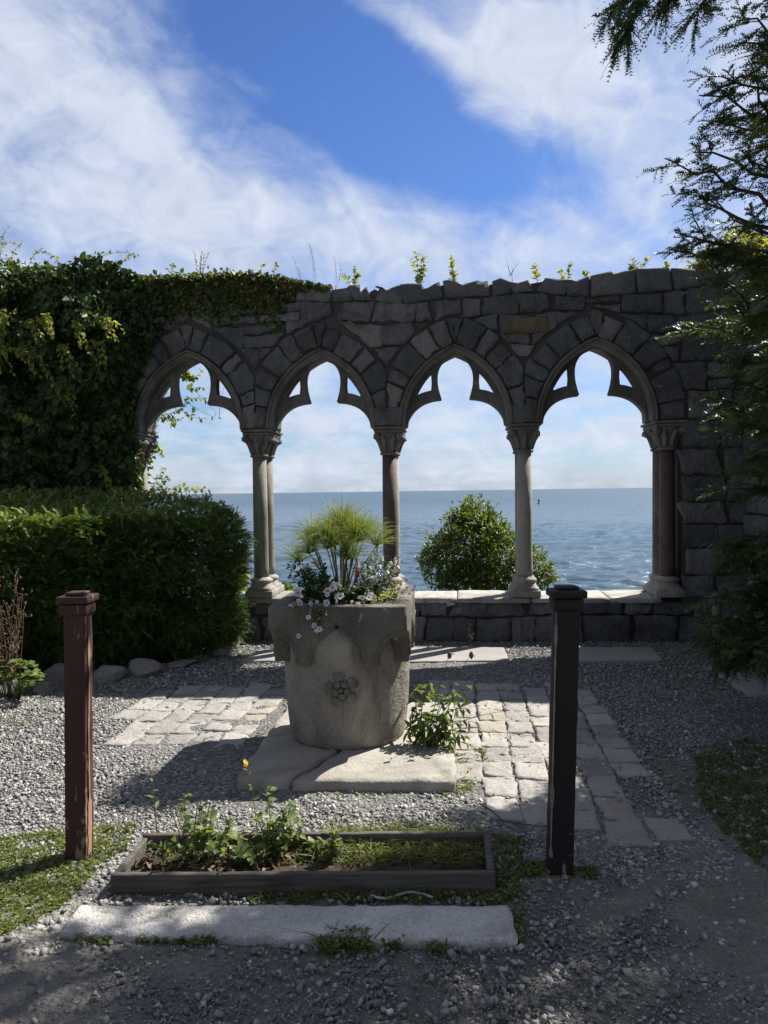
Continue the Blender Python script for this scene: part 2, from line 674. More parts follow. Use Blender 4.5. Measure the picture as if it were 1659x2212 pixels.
def make_ground():
    xs = np.concatenate([np.linspace(-60, -12, 14), np.linspace(-11, 11, 160), np.linspace(12, 60, 14)])
    ys = np.concatenate([np.linspace(-40, -3, 12), np.linspace(-2.5, 13, 130), np.linspace(13.5, 30, 14)])
    X, Y = np.meshgrid(xs, ys)
    Z = ground_z(X, Y) + 0.012 * np.sin(X * 1.7 + 0.6 * Y) * np.cos(Y * 1.3) * (Y < 10)
    Z = Z + RNG.normal(0, 0.004, X.shape) * (Y < 10) + RNG.normal(0, 0.12, X.shape) * (Z < -1.5)
    V = np.stack([X, Y, Z], -1).reshape(-1, 3)
    w = len(xs)
    i = (np.arange(len(ys) - 1)[:, None] * w + np.arange(w - 1)[None]).ravel()
    F = np.stack([i, i + 1, i + w + 1, i + w], 1)
    m, nt = newmat('gravelly_earth')
    oc = ND(nt, 'TexCoord').outputs['Object']
    big = noise(nt, oc, 0.55, 5, 0.6, 0.3)
    mid = noise(nt, oc, 5.0, 5, 0.65)
    fine = noise(nt, oc, 70.0, 4, 0.75)
    vor = ND(nt, 'TexVoronoi', {'Vector': oc, 'Scale': 48.0, 'Randomness': 1.0})
    sx = ND(nt, 'SeparateXYZ', {0: oc})
    # the worn path in front and to the side is bare dirt; the court beyond is crushed stone
    d = mth(nt, 'SUBTRACT', 3.25, sx.outputs[1])
    d2 = mth(nt, 'MULTIPLY', mth(nt, 'SUBTRACT', sx.outputs[0], mth(nt, 'ADD', 0.55, mth(nt, 'MULTIPLY', sx.outputs[1], 0.17))), 1.2)
    d3 = mth(nt, 'SUBTRACT', 4.6, sx.outputs[1])
    d2 = mth(nt, 'MINIMUM', d2, d3)
    dirt = mth(nt, 'ADD', mth(nt, 'MAXIMUM', d, d2), mth(nt, 'MULTIPLY', mth(nt, 'SUBTRACT', mid, 0.5), 1.6))
    dirt = ND(nt, 'MapRange', {0: dirt, 1: -0.25, 2: 0.35}).outputs[0]
    gcol = mixc(nt, 0.6, ramp(nt, fine, [(0.25, (0.09, 0.09, 0.09)), (0.75, (0.36, 0.35, 0.335))]), ramp(nt, ND(nt, 'SeparateXYZ', {0: vor.outputs['Color']}).outputs[0], [(0.0, (0.07, 0.075, 0.08)), (0.55, (0.19, 0.19, 0.19)), (1.0, (0.40, 0.39, 0.37))]))
    dcol = ramp(nt, mth(nt, 'ADD', mth(nt, 'MULTIPLY', fine, 0.55), mth(nt, 'MULTIPLY', mid, 0.5)), [(0.3, (0.12, 0.112, 0.10)), (0.55, (0.25, 0.235, 0.208)), (0.8, (0.40, 0.375, 0.335))])
    c = mixc(nt, dirt, gcol, dcol)
    c = mixc(nt, ND(nt, 'MapRange', {0: big, 1: 0.35, 2: 0.65, 3: 0.0, 4: 0.3}).outputs[0], c, (0.10, 0.09, 0.075))
    # the cliff below the court
    cl = ND(nt, 'MapRange', {0: sx.outputs[2], 1: -0.2, 2: -0.6}).outputs[0]
    c = mixc(nt, cl, c, ramp(nt, mid, [(0.3, (0.05, 0.08, 0.03)), (0.7, (0.2, 0.19, 0.17))]))
    h = mth(nt, 'ADD', mth(nt, 'MULTIPLY', fine, 0.6), mth(nt, 'ADD', mth(nt, 'MULTIPLY', mid, 1.2), mth(nt, 'MULTIPLY', vor.outputs['Distance'], -0.7)))
    b = ND(nt, 'Bump', {'Strength': 1.0, 'Distance': 0.028, 'Height': h})
    p = ND(nt, 'BsdfPrincipled', {'Base Color': c, 'Roughness': 0.95, 'Specular IOR Level': 0.15, 'Normal': b.outputs[0]})
    fin(nt, p.outputs[0])
    o = MB().add(V, F).build('ground', m, smooth=True)
    tag(o, kind='structure')


make_ground()


# ------------------------------------------------------------------ sea
def make_sea():
    SZ = -11.0
    m, nt = newmat('sea_water')
    geo = ND(nt, 'NewGeometry')
    pos = geo.outputs['Position']
    v1 = ND(nt, 'Mapping', {'Vector': pos, 'Rotation': (0, 0, rad(-14)), 'Scale': (0.11, 0.30, 0.3)}).outputs[0]
    a = noise(nt, v1, 1.0, 6, 0.62, 0.4)
    v2 = ND(nt, 'Mapping', {'Vector': pos, 'Rotation': (0, 0, rad(9)), 'Scale': (0.02, 0.07, 0.05)}).outputs[0]
    b2 = noise(nt, v2, 1.0, 4, 0.6, 0.3)
    v3 = ND(nt, 'Mapping', {'Vector': pos, 'Scale': (0.9, 1.9, 1)}).outputs[0]
    c3 = noise(nt, v3, 1.0, 4, 0.65, 0.5)
    h = mth(nt, 'ADD', mth(nt, 'MULTIPLY', a, 1.0), mth(nt, 'ADD', mth(nt, 'MULTIPLY', b2, 1.6), mth(nt, 'MULTIPLY', c3, 0.22)))
    bmp = ND(nt, 'Bump', {'Strength': 0.7, 'Distance': 1.2, 'Height': h})
    dist = ND(nt, 'VectorMath', {0: pos}, operation='LENGTH').outputs['Value']
    far = ND(nt, 'MapRange', {0: dist, 1: 90.0, 2: 900.0}).outputs[0]
    deep = mixc(nt, far, (0.055, 0.095, 0.125), (0.05, 0.08, 0.115))
    col = mixc(nt, ND(nt, 'MapRange', {0: b2, 1: 0.35, 2: 0.7}).outputs[0], deep, (0.04, 0.085, 0.12))
    foam = ND(nt, 'MapRange', {0: mth(nt, 'ADD', mth(nt, 'MULTIPLY', a, 0.7), mth(nt, 'MULTIPLY', c3, 0.5)), 1: 0.79, 2: 0.86}).outputs[0]
    col = mixc(nt, foam, col, (0.75, 0.8, 0.82))
    p = ND(nt, 'BsdfPrincipled', {'Base Color': col, 'Roughness': mth(nt, 'ADD', 0.10, mth(nt, 'MULTIPLY', far, 0.30)), 'IOR': 1.33, 'Normal': bmp.outputs[0]})
    fin(nt, p.outputs[0])
    ang = np.concatenate([np.arange(0.26, 0.0008, -0.00050), [0.0006, 0.0004, 0.0003]])
    dy = (CAMZ - SZ) / np.tan(ang)
    tx = np.concatenate([-np.linspace(3.0, 0.72, 12), np.linspace(-0.7, 0.7, 470), np.linspace(0.72, 3.0, 12)])
    X = tx[None] * dy[:, None]
    Y = np.repeat(dy[:, None], len(tx), 1)
    Z = np.zeros_like(X)
    rg = np.random.default_rng(5)
    for k in range(46):
        lam = rg.uniform(1.6, 4.5) if k < 26 else rg.uniform(4.5, 16)
        th = rg.normal(-1.9, 0.5)
        amp = 0.0115 * lam * rg.uniform(0.5, 1.0) / (1 if k < 26 else 1.8)
        Z += amp * np.sin(2 * np.pi / lam * (X * math.cos(th) + Y * math.sin(th)) + rg.uniform(0, 6.3))
    gust = 0.75 + 0.5 * np.sin(X * 0.013 + np.sin(Y * 0.02)) * np.sin(Y * 0.011 + 1.0)
    Z = SZ + Z * gust
    V = np.stack([X, Y, Z], -1).reshape(-1, 3)
    w = len(tx)
    i = (np.arange(len(dy) - 1)[:, None] * w + np.arange(w - 1)[None]).ravel()
    F = np.stack([i, i + 1, i + w + 1, i + w], 1)
    tag(MB().add(V, F).build('water', m, smooth=True), kind='structure')


make_sea()

# ------------------------------------------------------------------ granite setts let into the gravel
M_SETT = stonemat('granite_setts', (0.17, 0.165, 0.155), (0.29, 0.28, 0.265), (0.40, 0.38, 0.35), 55, 4.0, 0.9, 0.95, 0.007, speck=0.35)
PAVE_R = [(905, 1478), (1225, 1482), (1262, 1500), (1345, 1620), (1400, 1740), (1470, 1772), (1440, 1812), (1300, 1800), (1090, 1800), (1010, 1720), (985, 1600), (905, 1520)]
PAVE_L = [(330, 1487), (610, 1484), (612, 1545), (560, 1590), (470, 1620), (250, 1610), (262, 1570)]


def make_paving():
    mb = MB()
    cw = 0.185
    mapf = lambda a, b, h: WO + WU * a + WV * b + Vector((0, 0, h))
    for ci in range(-14, 24):
        u0 = ci * cw + 0.35
        v = -4.9 + random.uniform(0, 0.2)
        skew = random.uniform(-0.01, 0.01)
        while v < -1.2:
            ln = random.uniform(0.21, 0.30)
            c = mapf(u0 + cw / 2, v + ln / 2, 0)
            x, y, _ = proj([tuple(c)])
            inr, inl = inpoly(x, y, PAVE_R)[0], inpoly(x, y, PAVE_L)[0]
            if inr or (inl and random.random() < 0.96):
                g = random.uniform(0.003, 0.009)
                poly = [(u0 + g, v + g), (u0 + cw - g, v + g + skew), (u0 + cw - g, v + ln - g), (u0 + g, v + ln - g + skew)]
                poly = [(a + random.gauss(0, 0.009), b + random.gauss(0, 0.009)) for a, b in poly]
                tn = random.gauss(0.52, 0.14) + (0.06 if inr else 0)
                if random.random() < 0.05:
                    tn = 1.7
                top = random.uniform(0.008, 0.014)
                block(mb, poly, -0.06, top, mapf, 0.005, 0.006, 0.001, 0.04, tn, 0.02)
            v += ln
    tag(mb.build('paving', M_SETT), kind='structure')


M_SETT = stonemat('granite_setts', (0.17, 0.165, 0.155), (0.29, 0.28, 0.265), (0.40, 0.38, 0.35), 55, 4.0, 0.9, 0.95, 0.007, warm=(0.32, 0.29, 0.25), stain=(0.24, 0.215, 0.185), speck=0.4)
make_paving()

# ------------------------------------------------------------------ the arcaded sea wall
M_WALL = stonemat('rough_granite', (0.095, 0.105, 0.117), (0.17, 0.18, 0.19), (0.28, 0.28, 0.272), 55, 2.6, 1.0, 0.95, 0.022, streak=(0.085, 0.087, 0.09), warm=(0.23, 0.17, 0.115), stain=(0.045, 0.045, 0.042))
M_MORTAR = stonemat('dark_mortar', (0.055, 0.055, 0.056), (0.085, 0.085, 0.084), (0.15, 0.145, 0.138), 80, 1.4, 0.5, 0.95, 0.006)
M_TRAC = stonemat('carved_limestone', (0.085, 0.084, 0.078), (0.155, 0.15, 0.14), (0.26, 0.25, 0.225), 70, 2.8, 0.6, 0.9, 0.008, stain=(0.06, 0.058, 0.053), streak=(0.05, 0.048, 0.044))
M_PALE = stonemat('pale_marble', (0.19, 0.185, 0.165), (0.31, 0.30, 0.27), (0.45, 0.43, 0.39), 60, 2.6, 0.4, 0.8, 0.005, stain=(0.12, 0.115, 0.10), streak=(0.10, 0.095, 0.085))
M_OLIVE = stonemat('grey_marble', (0.12, 0.12, 0.095), (0.19, 0.185, 0.15), (0.30, 0.29, 0.24), 60, 3.0, 0.4, 0.75, 0.005, stain=(0.085, 0.085, 0.065), streak=(0.07, 0.07, 0.055))
M_RED = stonemat('red_marble', (0.062, 0.042, 0.042), (0.095, 0.064, 0.063), (0.165, 0.12, 0.115), 60, 3.4, 0.35, 0.7, 0.005, stain=(0.15, 0.12, 0.11))

SPR = 2.29                 # springing height
SILL = 0.46
AH, AC, AR = 0.590, 0.285, 0.875      # outer half span, arc centre offset, arc radius
COLPX = [(282, 1057), (563, 1130), (843, 1130), (1133, 1120), (1441, 1110)]
DCF, DCB, THK = 0.15, 0.43, 0.60
COLU = [wl(px, py, DCF)[0] for px, py in COLPX]
ARCHU = [(COLU[i] + COLU[i + 1]) / 2 for i in range(4)]
AHW = [(COLU[i + 1] - COLU[i]) / 2 - 0.118 for i in range(4)]
UL, UR = -4.9, 6.3


def arc_pts(half, c, R, n=14, side=1):
    """from springing (side*half, 0) up to the apex (0, h)"""
    h = math.sqrt(R * R - c * c)
    a1 = math.atan2(h, c)
    return [(side * (-c + R * math.cos(a1 * i / n)), R * math.sin(a1 * i / n)) for i in range(n + 1)]


TOP_PX = [(560, 612), (640, 616), (700, 626), (745, 620), (775, 612), (778, 635), (808, 616), (829, 625), (862, 614), (877, 610), (914, 610), (916, 620), (929, 619), (967, 602),
          (994, 614), (1034, 604), (1052, 609), (1079, 598), (1114, 609), (1174, 599), (1244, 605), (1279, 592), (1317, 583), (1324, 589), (1374, 579), (1464, 577), (1529, 582)]
TOP = [(UL, 3.92), (-3.0, 3.9)] + [wl(px, py, 0.0) for px, py in TOP_PX]
TOP = [(a, b) for a, b in TOP] + [(TOP[-1][0] + 0.35, TOP[-1][1] + 0.03), (UR, TOP[-1][1] - 0.05)]


def top_z(u):
    for (a, b), (c, d) in zip(TOP, TOP[1:]):
        if a <= u <= c:
            return b + (d - b) * (u - a) / max(1e-6, c - a)
    return TOP[-1][1]


arcade = thing('stone_arcade', 'ruined grey granite wall with four pointed arches on marble columns above the sea', 'arcade', wp(1.5, 0.3, 0))

# the mortared core
EL, ER = COLU[0] - 0.12, COLU[4] + 0.12      # inner edges of the solid end piers
outline = [(UL, -0.2), (EL, -0.2), (EL, SPR)]
for i, a in enumerate(ARCHU):
    hw = AHW[i] + 0.006
    R = AR * hw / AH
    c = R - hw
    outline += [(a + x, SPR + z) for x, z in arc_pts(hw, c, R, 14, -1)]
    outline += [(a + x, SPR + z) for x, z in arc_pts(hw, c, R, 14, 1)[::-1][1:]]
outline += [(ER, SPR), (ER, -0.2), (UR, -0.2)]
outline += [(u, z - 0.035) for u, z in TOP[::-1]]
V, F = fill2d([outline], THK - 0.03)
V = np.array([tuple(wp(x, 0.03 + (THK - 0.03) / 2 - z, y)) for x, y, z in V])
MB().add(V, F, 0.4).build('mortar_core', M_MORTAR, arcade)

stones = MB()
wmap = lambda a, b, h: wp(a, 0.03 - h, b)


def wall_stone(poly, tone=None, h=None):
    p = inset(poly, random.uniform(0.006, 0.014))
    if len(p) < 3 or abs(parea(p)) < 0.006:
        return
    block(stones, p, -0.03, (h if h is not None else random.uniform(0.018, 0.048)), wmap, 0.007, 0.010, random.uniform(-0.004, 0.012), 0.055, random.gauss(0.48, 0.15) if tone is None else tone, 0.045)


RING = 0.28
for i, a in enumerate(ARCHU):
    hw = AHW[i]
    R = AR * hw / AH
    c = R - hw
    amax = math.atan2(math.sqrt(R * R - c * c), c)
    for side in (-1, 1):
        n = 6
        cuts = [0.0] + sorted((k + random.uniform(-0.26, 0.26)) / n for k in range(1, n)) + [1.0]
        for k in range(n):
            a0, a1 = amax * cuts[k], amax * cuts[k + 1]
            ro = R + RING * random.uniform(0.82, 1.08)
            ri = R + 0.012
            sub = [a0 + (a1 - a0) * q for q in (0, 0.5, 1)]
            poly = [(a + side * (-c + ri * math.cos(t)), SPR + ri * math.sin(t)) for t in (a0, a1)]
            poly += [(a + side * (-c + ro * math.cos(t)), SPR + ro * math.sin(t)) for t in sub[::-1]]
            # clip at the middle of each pier and at the arch's axis
            if side > 0:
                lim = (COLU[i + 1], 0)
                if i < 3:
                    poly = clip(poly, lim, (-1, 0))
                poly = clip(poly, (a, 0), (1, 0))
            else:
                lim = (COLU[i], 0)
                if i > 0:
                    poly = clip(poly, lim, (1, 0))
                poly = clip(poly, (a, 0), (-1, 0))
            if len(poly) > 2:
                wall_stone(poly, h=random.uniform(0.028, 0.05))


for i, a in enumerate(ARCHU):
    hw = AHW[i]
    R = AR * hw / AH
    c = R - hw
    h = math.sqrt(R * R - c * c)
    am = math.atan2(h, c)
    ox, zo = RING * 0.96 * math.cos(am), SPR + (R + RING * 0.96) * math.sin(am)
    wall_stone([(a - 0.012, SPR + h + 0.014), (a + 0.012, SPR + h + 0.014), (a + ox, zo), (a + 0.01, zo + 0.035), (a - ox, zo + 0.01)], h=0.04)


def clip_rings(poly):
    cx = sum(p[0] for p in poly) / len(poly)
    cy = sum(p[1] for p in poly) / len(poly)
    for i, a in enumerate(ARCHU):
        hw = AHW[i]
        R = AR * hw / AH
        c = R - hw
        for side in (-1, 1):
            if side * (cx - a) < -0.03:
                continue
            ox, oy = a - side * c, SPR
            far = max(poly, key=lambda p: math.hypot(p[0] - ox, p[1] - oy))
            mx, my = (cx * 0.5 + far[0] * 0.5) - ox, max(cy * 0.5 + far[1] * 0.5, SPR) - oy
            dx, dy = mx, my
            d = math.hypot(dx, dy)
            if math.hypot(cx - ox, cy - oy) > R + 1.2:
                continue
            if math.hypot(far[0] - ox, far[1] - oy) < R + RING + 0.03:
                return []
            n = (dx / d, dy / d)
            poly = clip(poly, (ox + n[0] * (R + RING * 1.02), oy + n[1] * (R + RING * 1.02)), n)
            if len(poly) < 3:
                return []
    return poly


def course(u0, u1, zlo, zhi, wmin, wmax, rings=True):
    """zlo, zhi: functions of u"""
    u = u0
    while u < u1 - 0.05:
        w = random.uniform(wmin, wmax)
        if u + w > u1 - 0.12:
            w = u1 - u
        sk = random.gauss(0, 0.035)
        jz = lambda: random.gauss(0, 0.010)
        poly = [(u, zlo(u)), (u + w, zlo(u + w) ), (u + w + sk, zhi(u + w))]
        # follow the broken skyline if the top course meets it
        ks = [t for t in TOP if u < t[0] < u + w] if zhi is top_z else []
        poly += [(t[0], t[1]) for t in ks[::-1]]
        poly.append((u + sk, zhi(u)))
        tone = None
        if rings:
            if not ks and zhi is not top_z:
                if random.random() < 0.2:          # two thin stones instead of one
                    zm = random.uniform(0.4, 0.6)
                    for lo, hi in ((0, zm), (zm, 1)):
                        q = [(p, zlo(p) + (zhi(p) - zlo(p)) * lo) for p in (u, u + w)] + [(p, zlo(p) + (zhi(p) - zlo(p)) * hi) for p in (u + w, u)]
                        q = clip_rings(q)
                        if q:
                            wall_stone(q)
                    u += w
                    continue
                poly = clip_rings(poly)
        if poly:
            if ks or zhi is top_z:
                # keep the jagged outline as it is
                ins = [(x, min(y - 0.008, y)) for x, y in poly]
                cxm = sum(p[0] for p in ins) / len(ins)
                ins = [(x + (0.011 if x < cxm else -0.011), y + (0.01 if y < zlo(x) + 0.02 else 0)) for x, y in ins]
                block(stones, ins, -0.03, random.uniform(0.03, 0.05), wmap, 0.012, 0.004, 0.01, 0.1, random.gauss(0.5, 0.15), 0.02)
            else:
                wall_stone(poly)
        u += w


uEND = 5.9
zA = lambda u: 3.605 + 0.03 * math.sin(u * 3) + 0.02 * math.sin(u * 7.1)
zB = lambda u: 3.40 + 0.035 * math.sin(u * 2.3 + 1) + 0.02 * math.sin(u * 8.3)
zC = lambda u: 3.13 + 0.035 * math.sin(u * 2.9 + 2) + 0.02 * math.sin(u * 6.3)
zD = lambda u: 2.86 + 0.02 * math.sin(u * 2.9 + 2)
zE = lambda u: 2.58
zF = lambda u: SPR + 0.0
course(-2.6, uEND, zA, top_z, 0.2, 0.5)
course(-2.6, uEND, zB, zA, 0.18, 0.52)
course(-2.6, uEND, zC, zB, 0.22, 0.6)
course(-2.6, uEND, zD, zC, 0.2, 0.5)
course(-2.6, uEND, zE, zD, 0.22, 0.4)
course(ARCHU[3] + AHW[3] + 0.30, uEND, zF, zE, 0.3, 0.5)
# warm brown stone over the third pier
u0, z0 = wl(1088, 722)
u1, z1 = wl(1184, 684)
block(stones, [(u0, z0), (u1, z0 + 0.005), (u1 - 0.01, z1), (u0 + 0.01, z1)], -0.03, 0.058, wmap, 0.014, 0.006, 0.012, 0.09, 1.7, 0.02)
# pier stones over the capitals
for i in (1, 2, 3):
    u = COLU[i]
    wall_stone([(u - 0.13, SPR), (u + 0.13, SPR), (u + 0.155, SPR + 0.2), (u - 0.155, SPR + 0.2)], 0.5)
# solid pier at the right end
zs = [SILL, 0.70, 0.98, 1.22, 1.45, 1.72, 2.0, SPR]
for a, b in zip(zs, zs[1:]):
    course(ER + 0.01, uEND, (lambda u, a=a: a), (lambda u, b=b: b), 0.24, 0.46, rings=False)
    course(-2.9, EL - 0.01, (lambda u, a=a: a), (lambda u, b=b: b), 0.24, 0.46, rings=False)
stones.build('masonry', M_WALL, arcade)

# low wall under the openings
low = MB()
V, F = bbox_bm(UR - UL, THK - 0.06, SILL - 0.03 + 0.2, 0)
V = place(V, (0, 0, 0), 0)
V = np.array([tuple(wp(x + (UL + UR) / 2, 0.045 + (THK - 0.06) / 2 + y, z + (SILL - 0.03 - 0.2) / 2)) for x, y, z in V])
low.add(V, F, 0.4)
low.build('low_wall_core', M_MORTAR, arcade)
stones = MB()
lm = lambda u: 0.275 + 0.02 * math.sin(u * 2.1)
course(-2.2, ARCHU[3] + AHW[3] + 0.6, (lambda u: -0.02), lm, 0.22, 0.55, rings=False)
course(-2.2, ARCHU[3] + AHW[3] + 0.6, lm, (lambda u: SILL - 0.045), 0.22, 0.5, rings=False)
course(ARCHU[3] + AHW[3] + 0.6, uEND, (lambda u: -0.02), (lambda u: SILL), 0.4, 0.6, rings=False)
stones.build('low_wall_masonry', M_WALL, arcade)
sill = MB()
u = -2.3
while u < ARCHU[3] + AHW[3] + 0.02:
    w = random.uniform(0.55, 0.95)
    w = min(w, ARCHU[3] + AHW[3] + 0.02 - u)
    if w > 0.05:
        block(sill, [(u + 0.004, -0.005), (u + w - 0.004, -0.012), (u + w - 0.004, THK + 0.02), (u + 0.004, THK + 0.02)], SILL - 0.05, SILL,
              lambda a, b, h: wp(a, b, h), 0.012, 0.005, 0.002, 0.10, random.gauss(0.6, 0.12), 0.01)
    u += w
sill.build('sill', M_PALE, arcade)

# tracery: outer moulded arch and pierced trefoil plate
def smooth(pts, k=4):
    """Catmull-Rom through the points"""
    P = [np.array(p, float) for p in pts]
    P = [2 * P[0] - P[1]] + P + [2 * P[-1] - P[-2]]
    out = []
    for q in range(1, len(P) - 2):
        for s in range(k):
            t = s / k
            out.append(0.5 * (2 * P[q] + (P[q + 1] - P[q - 1]) * t + (2 * P[q - 1] - 5 * P[q] + 4 * P[q + 1] - P[q + 2]) * t * t + (3 * P[q] - P[q - 1] - 3 * P[q + 1] + P[q + 2]) * t ** 3))
    out.append(P[-2])
    return [tuple(p) for p in out]


OPEN = smooth([(0.508, 0.0), (0.496, 0.065), (0.462, 0.128), (0.41, 0.185), (0.345, 0.230), (0.27, 0.258), (0.21, 0.270), (0.152, 0.276)], 3)
OPEN += smooth([(0.146, 0.290), (0.163, 0.345), (0.180, 0.42), (0.187, 0.50), (0.181, 0.57), (0.158, 0.632), (0.116, 0.687), (0.062, 0.724), (0.0, 0.748)], 3)
TRI = [(0.256, 0.378), (0.249, 0.45), (0.254, 0.552)] + smooth([(0.262, 0.548), (0.31, 0.495), (0.358, 0.425), (0.404, 0.345)], 2) + smooth([(0.395, 0.338), (0.35, 0.356), (0.30, 0.370)], 2)
for i, a in enumerate(ARCHU):
    s = AHW[i] / AH
    R = AR * s
    c = R - AHW[i]
    pl = MB()
    hw = AHW[i] - 0.02
    outer = [(x, z) for x, z in arc_pts(hw, c, R - 0.02, 16, 1)]
    op = [(x * s, z * s) for x, z in OPEN]
    shape = outer + [(-x, z) for x, z in outer[::-1][1:]] + [(-x, z) for x, z in op[:-1]] + op[::-1]
    tri = [(x * s, z * s) for x, z in TRI]
    V, F = fill2d([shape, tri, [(-x, z) for x, z in tri[::-1]]], 0.13, 0.012, 3)
    V = np.array([tuple(wp(x + a, 0.15 + 0.075 - z, y + SPR)) for x, y, z in V])
    pl.add(V, F, 0.45)
    # moulded ribs, front and back
    for d0, dep in ((0.005, 0.17), (0.33, 0.14)):
        o2 = arc_pts(AHW[i] + 0.004, c, R + 0.004, 18, 1)
        wv = 0.062
        i2 = [(x, z) for x, z in arc_pts(AHW[i] - wv, c, R - wv, 18, 1)]
        band = o2 + [(-x, z) for x, z in o2[::-1][1:]] + [(-x, z) for x, z in i2] + i2[::-1][1:]
        V, F = fill2d([band], dep, 0.02, 3)
        V = np.array([tuple(wp(x + a, d0 + dep / 2 - z, y + SPR)) for x, y, z in V])
        pl.add(V, F, 0.5)
        b2 = arc_pts(AHW[i] - 0.012, c, R - 0.012, 18, 1)
        path = [(x, z) for x, z in b2] + [(-x, z) for x, z in b2[::-1][1:]]
        if d0 < 0.1:
            V, F = tube([tuple(wp(x + a, -0.004, z + SPR)) for x, z in path], 0.017, 6)
            pl.add(V, F, 0.42)
    pl.build('tracery', M_TRAC, arcade)

# columns in pairs, front and back
CM = [(M_OLIVE, M_OLIVE), (M_OLIVE, M_OLIVE), (M_RED, M_PALE), (M_PALE, M_PALE), (M_RED, M_TRAC)]


def make_column(u, d, mat, style, back):
    c = wp(u, d, 0)
    r = 0.080
    mb = MB()
    z0, z1 = 0.665, 1.985
    V, F = lathe([(r * 1.02, z0 - 0.01), (r * 1.02, z0 + 0.1), (r, (z0 + z1) / 2), (r * 0.95, z1 + 0.01)], c, 24)
    col = mb.add(V, F, 0.5).build('column', mat, arcade, smooth=True)
    # base: square plinth, two rolls
    b = MB()
    V, F = bbox_bm(0.305, 0.30, 0.075, 0.012, 2, 6, 0.004, 8, u)
    b.add(place(V, (c.x, c.y, SILL + 0.04), YAW), F, 0.5)
    prof = [(0.150, 0.07), (0.152, 0.085), (0.149, 0.10), (0.128, 0.112), (0.121, 0.125), (0.112, 0.148), (0.108, 0.152), (0.119, 0.162), (0.124, 0.178), (0.118, 0.193), (0.094, 0.204), (0.09, 0.215)]
    def sq(t, z):
        q = (t - YAW) % (math.pi / 2) - math.pi / 4
        k = 1.0 / max(0.72, math.cos(abs(math.pi / 4 - abs(q)) ))
        w = max(0.0, min(1.0, (0.135 - z) / 0.05))
        return 1 + (0.90 * k - 1) * w
    V, F = lathe(prof, (c.x, c.y, SILL), 32, sq)
    b.add(V, F, 0.55)
    b.build('column_base', M_PALE, col, smooth=False)
    # capital
    k = MB()
    zc = 1.985
    V, F = lathe([(0.080, 0), (0.096, 0.006), (0.101, 0.018), (0.096, 0.030), (0.080, 0.036), (0.082, 0.06), (0.092, 0.12), (0.115, 0.18), (0.145, 0.215), (0.150, 0.235)], (c.x, c.y, zc), 28)
    k.add(V, F, 0.5)
    for j in range(8):                                   # leaves on the bell
        t = YAW + j * math.pi / 4 + (0 if style else math.pi / 8)
        dx, dy = math.cos(t), math.sin(t)
        pth = [(c.x + dx * q, c.y + dy * q, zc + z) for q, z in ((0.080, 0.04), (0.090, 0.09), (0.108, 0.14), (0.135, 0.178), (0.158, 0.19), (0.162, 0.172))]
        V, F = tube(pth, [0.020, 0.026, 0.027, 0.024, 0.02, 0.012], 7)
        k.add(V, F, 0.6)
    for j in range(4):                                   # corner scrolls
        t = YAW + math.pi / 4 + j * math.pi / 2
        dx, dy = math.cos(t), math.sin(t)
        cc = np.array([c.x + dx * 0.165, c.y + dy * 0.165, zc + 0.195])
        sp = []
        for q in range(14):
            an = -0.5 + q * 0.52
            rr = 0.038 * (1 - q / 20)
            sp.append(cc + np.array([dx * rr * math.cos(an), dy * rr * math.cos(an), rr * math.sin(an)]))
        V, F = tube(sp, 0.017, 6)
        k.add(V, F, 0.6)
        bm = bmesh.new()
        bmesh.ops.create_icosphere(bm, subdivisions=2, radius=0.040)
        V, F = bm_vf(bm)
        k.add(V * np.array([1, 1, 0.95]) + cc, F, 0.45)
    V, F = bbox_bm(0.30, 0.29, 0.035, 0.012, 2)
    k.add(place(V, (c.x, c.y, zc + 0.252), YAW), F, 0.5)
    V, F = bbox_bm(0.335, 0.315, 0.032, 0.010, 2, 8, 0.004, 9, u)
    k.add(place(V, (c.x, c.y, zc + 0.287), YAW), F, 0.5)
    k.build('capital', M_TRAC if not back else M_TRAC, col)


for i, u in enumerate(COLU):
    make_column(u, DCF, CM[i][0], i % 2, False)
    make_column(u, DCB, CM[i][1], (i + 1) % 2, True)

# ------------------------------------------------------------------ return wall at the right, behind the yew
def make_return():
    t = thing('side_wall', 'rough stone wall running towards the viewer beside the dark yew', 'wall', wp(5.05, -1.6, 0))
    Lw, H = 4.2, 3.3
    u0 = 4.92
    core = MB()
    V, F = bbox_bm(0.5, Lw, H, 0.0)
    V = np.array([tuple(wp(u0 + 0.30 + x, -0.06 - Lw / 2 + y, H / 2 + z - 0.1)) for x, y, z in V])
    core.add(V, F, 0.4).build('mortar_core', M_MORTAR, t)
    global stones
    st = MB()
    mp = lambda a, b, h: wp(u0 + 0.05 - h, -0.08 - a, b)
    z = 0.0
    while z < H - 0.12:
        hgt = random.uniform(0.2, 0.3)
        v = 0.0
        while v < Lw - 0.02:
            w = min(random.uniform(0.25, 0.5), Lw - v)
            p = inset([(v, z), (v + w, z), (v + w, z + hgt), (v, z + hgt)], 0.011)
            if len(p) > 2:
                block(st, p, -0.03, random.uniform(0.03, 0.05), mp, 0.012, 0.006, 0.012, 0.1, random.gauss(0.5, 0.17), 0.02)
            v += w
        z += hgt
    st.build('masonry', M_WALL, t)


make_return()

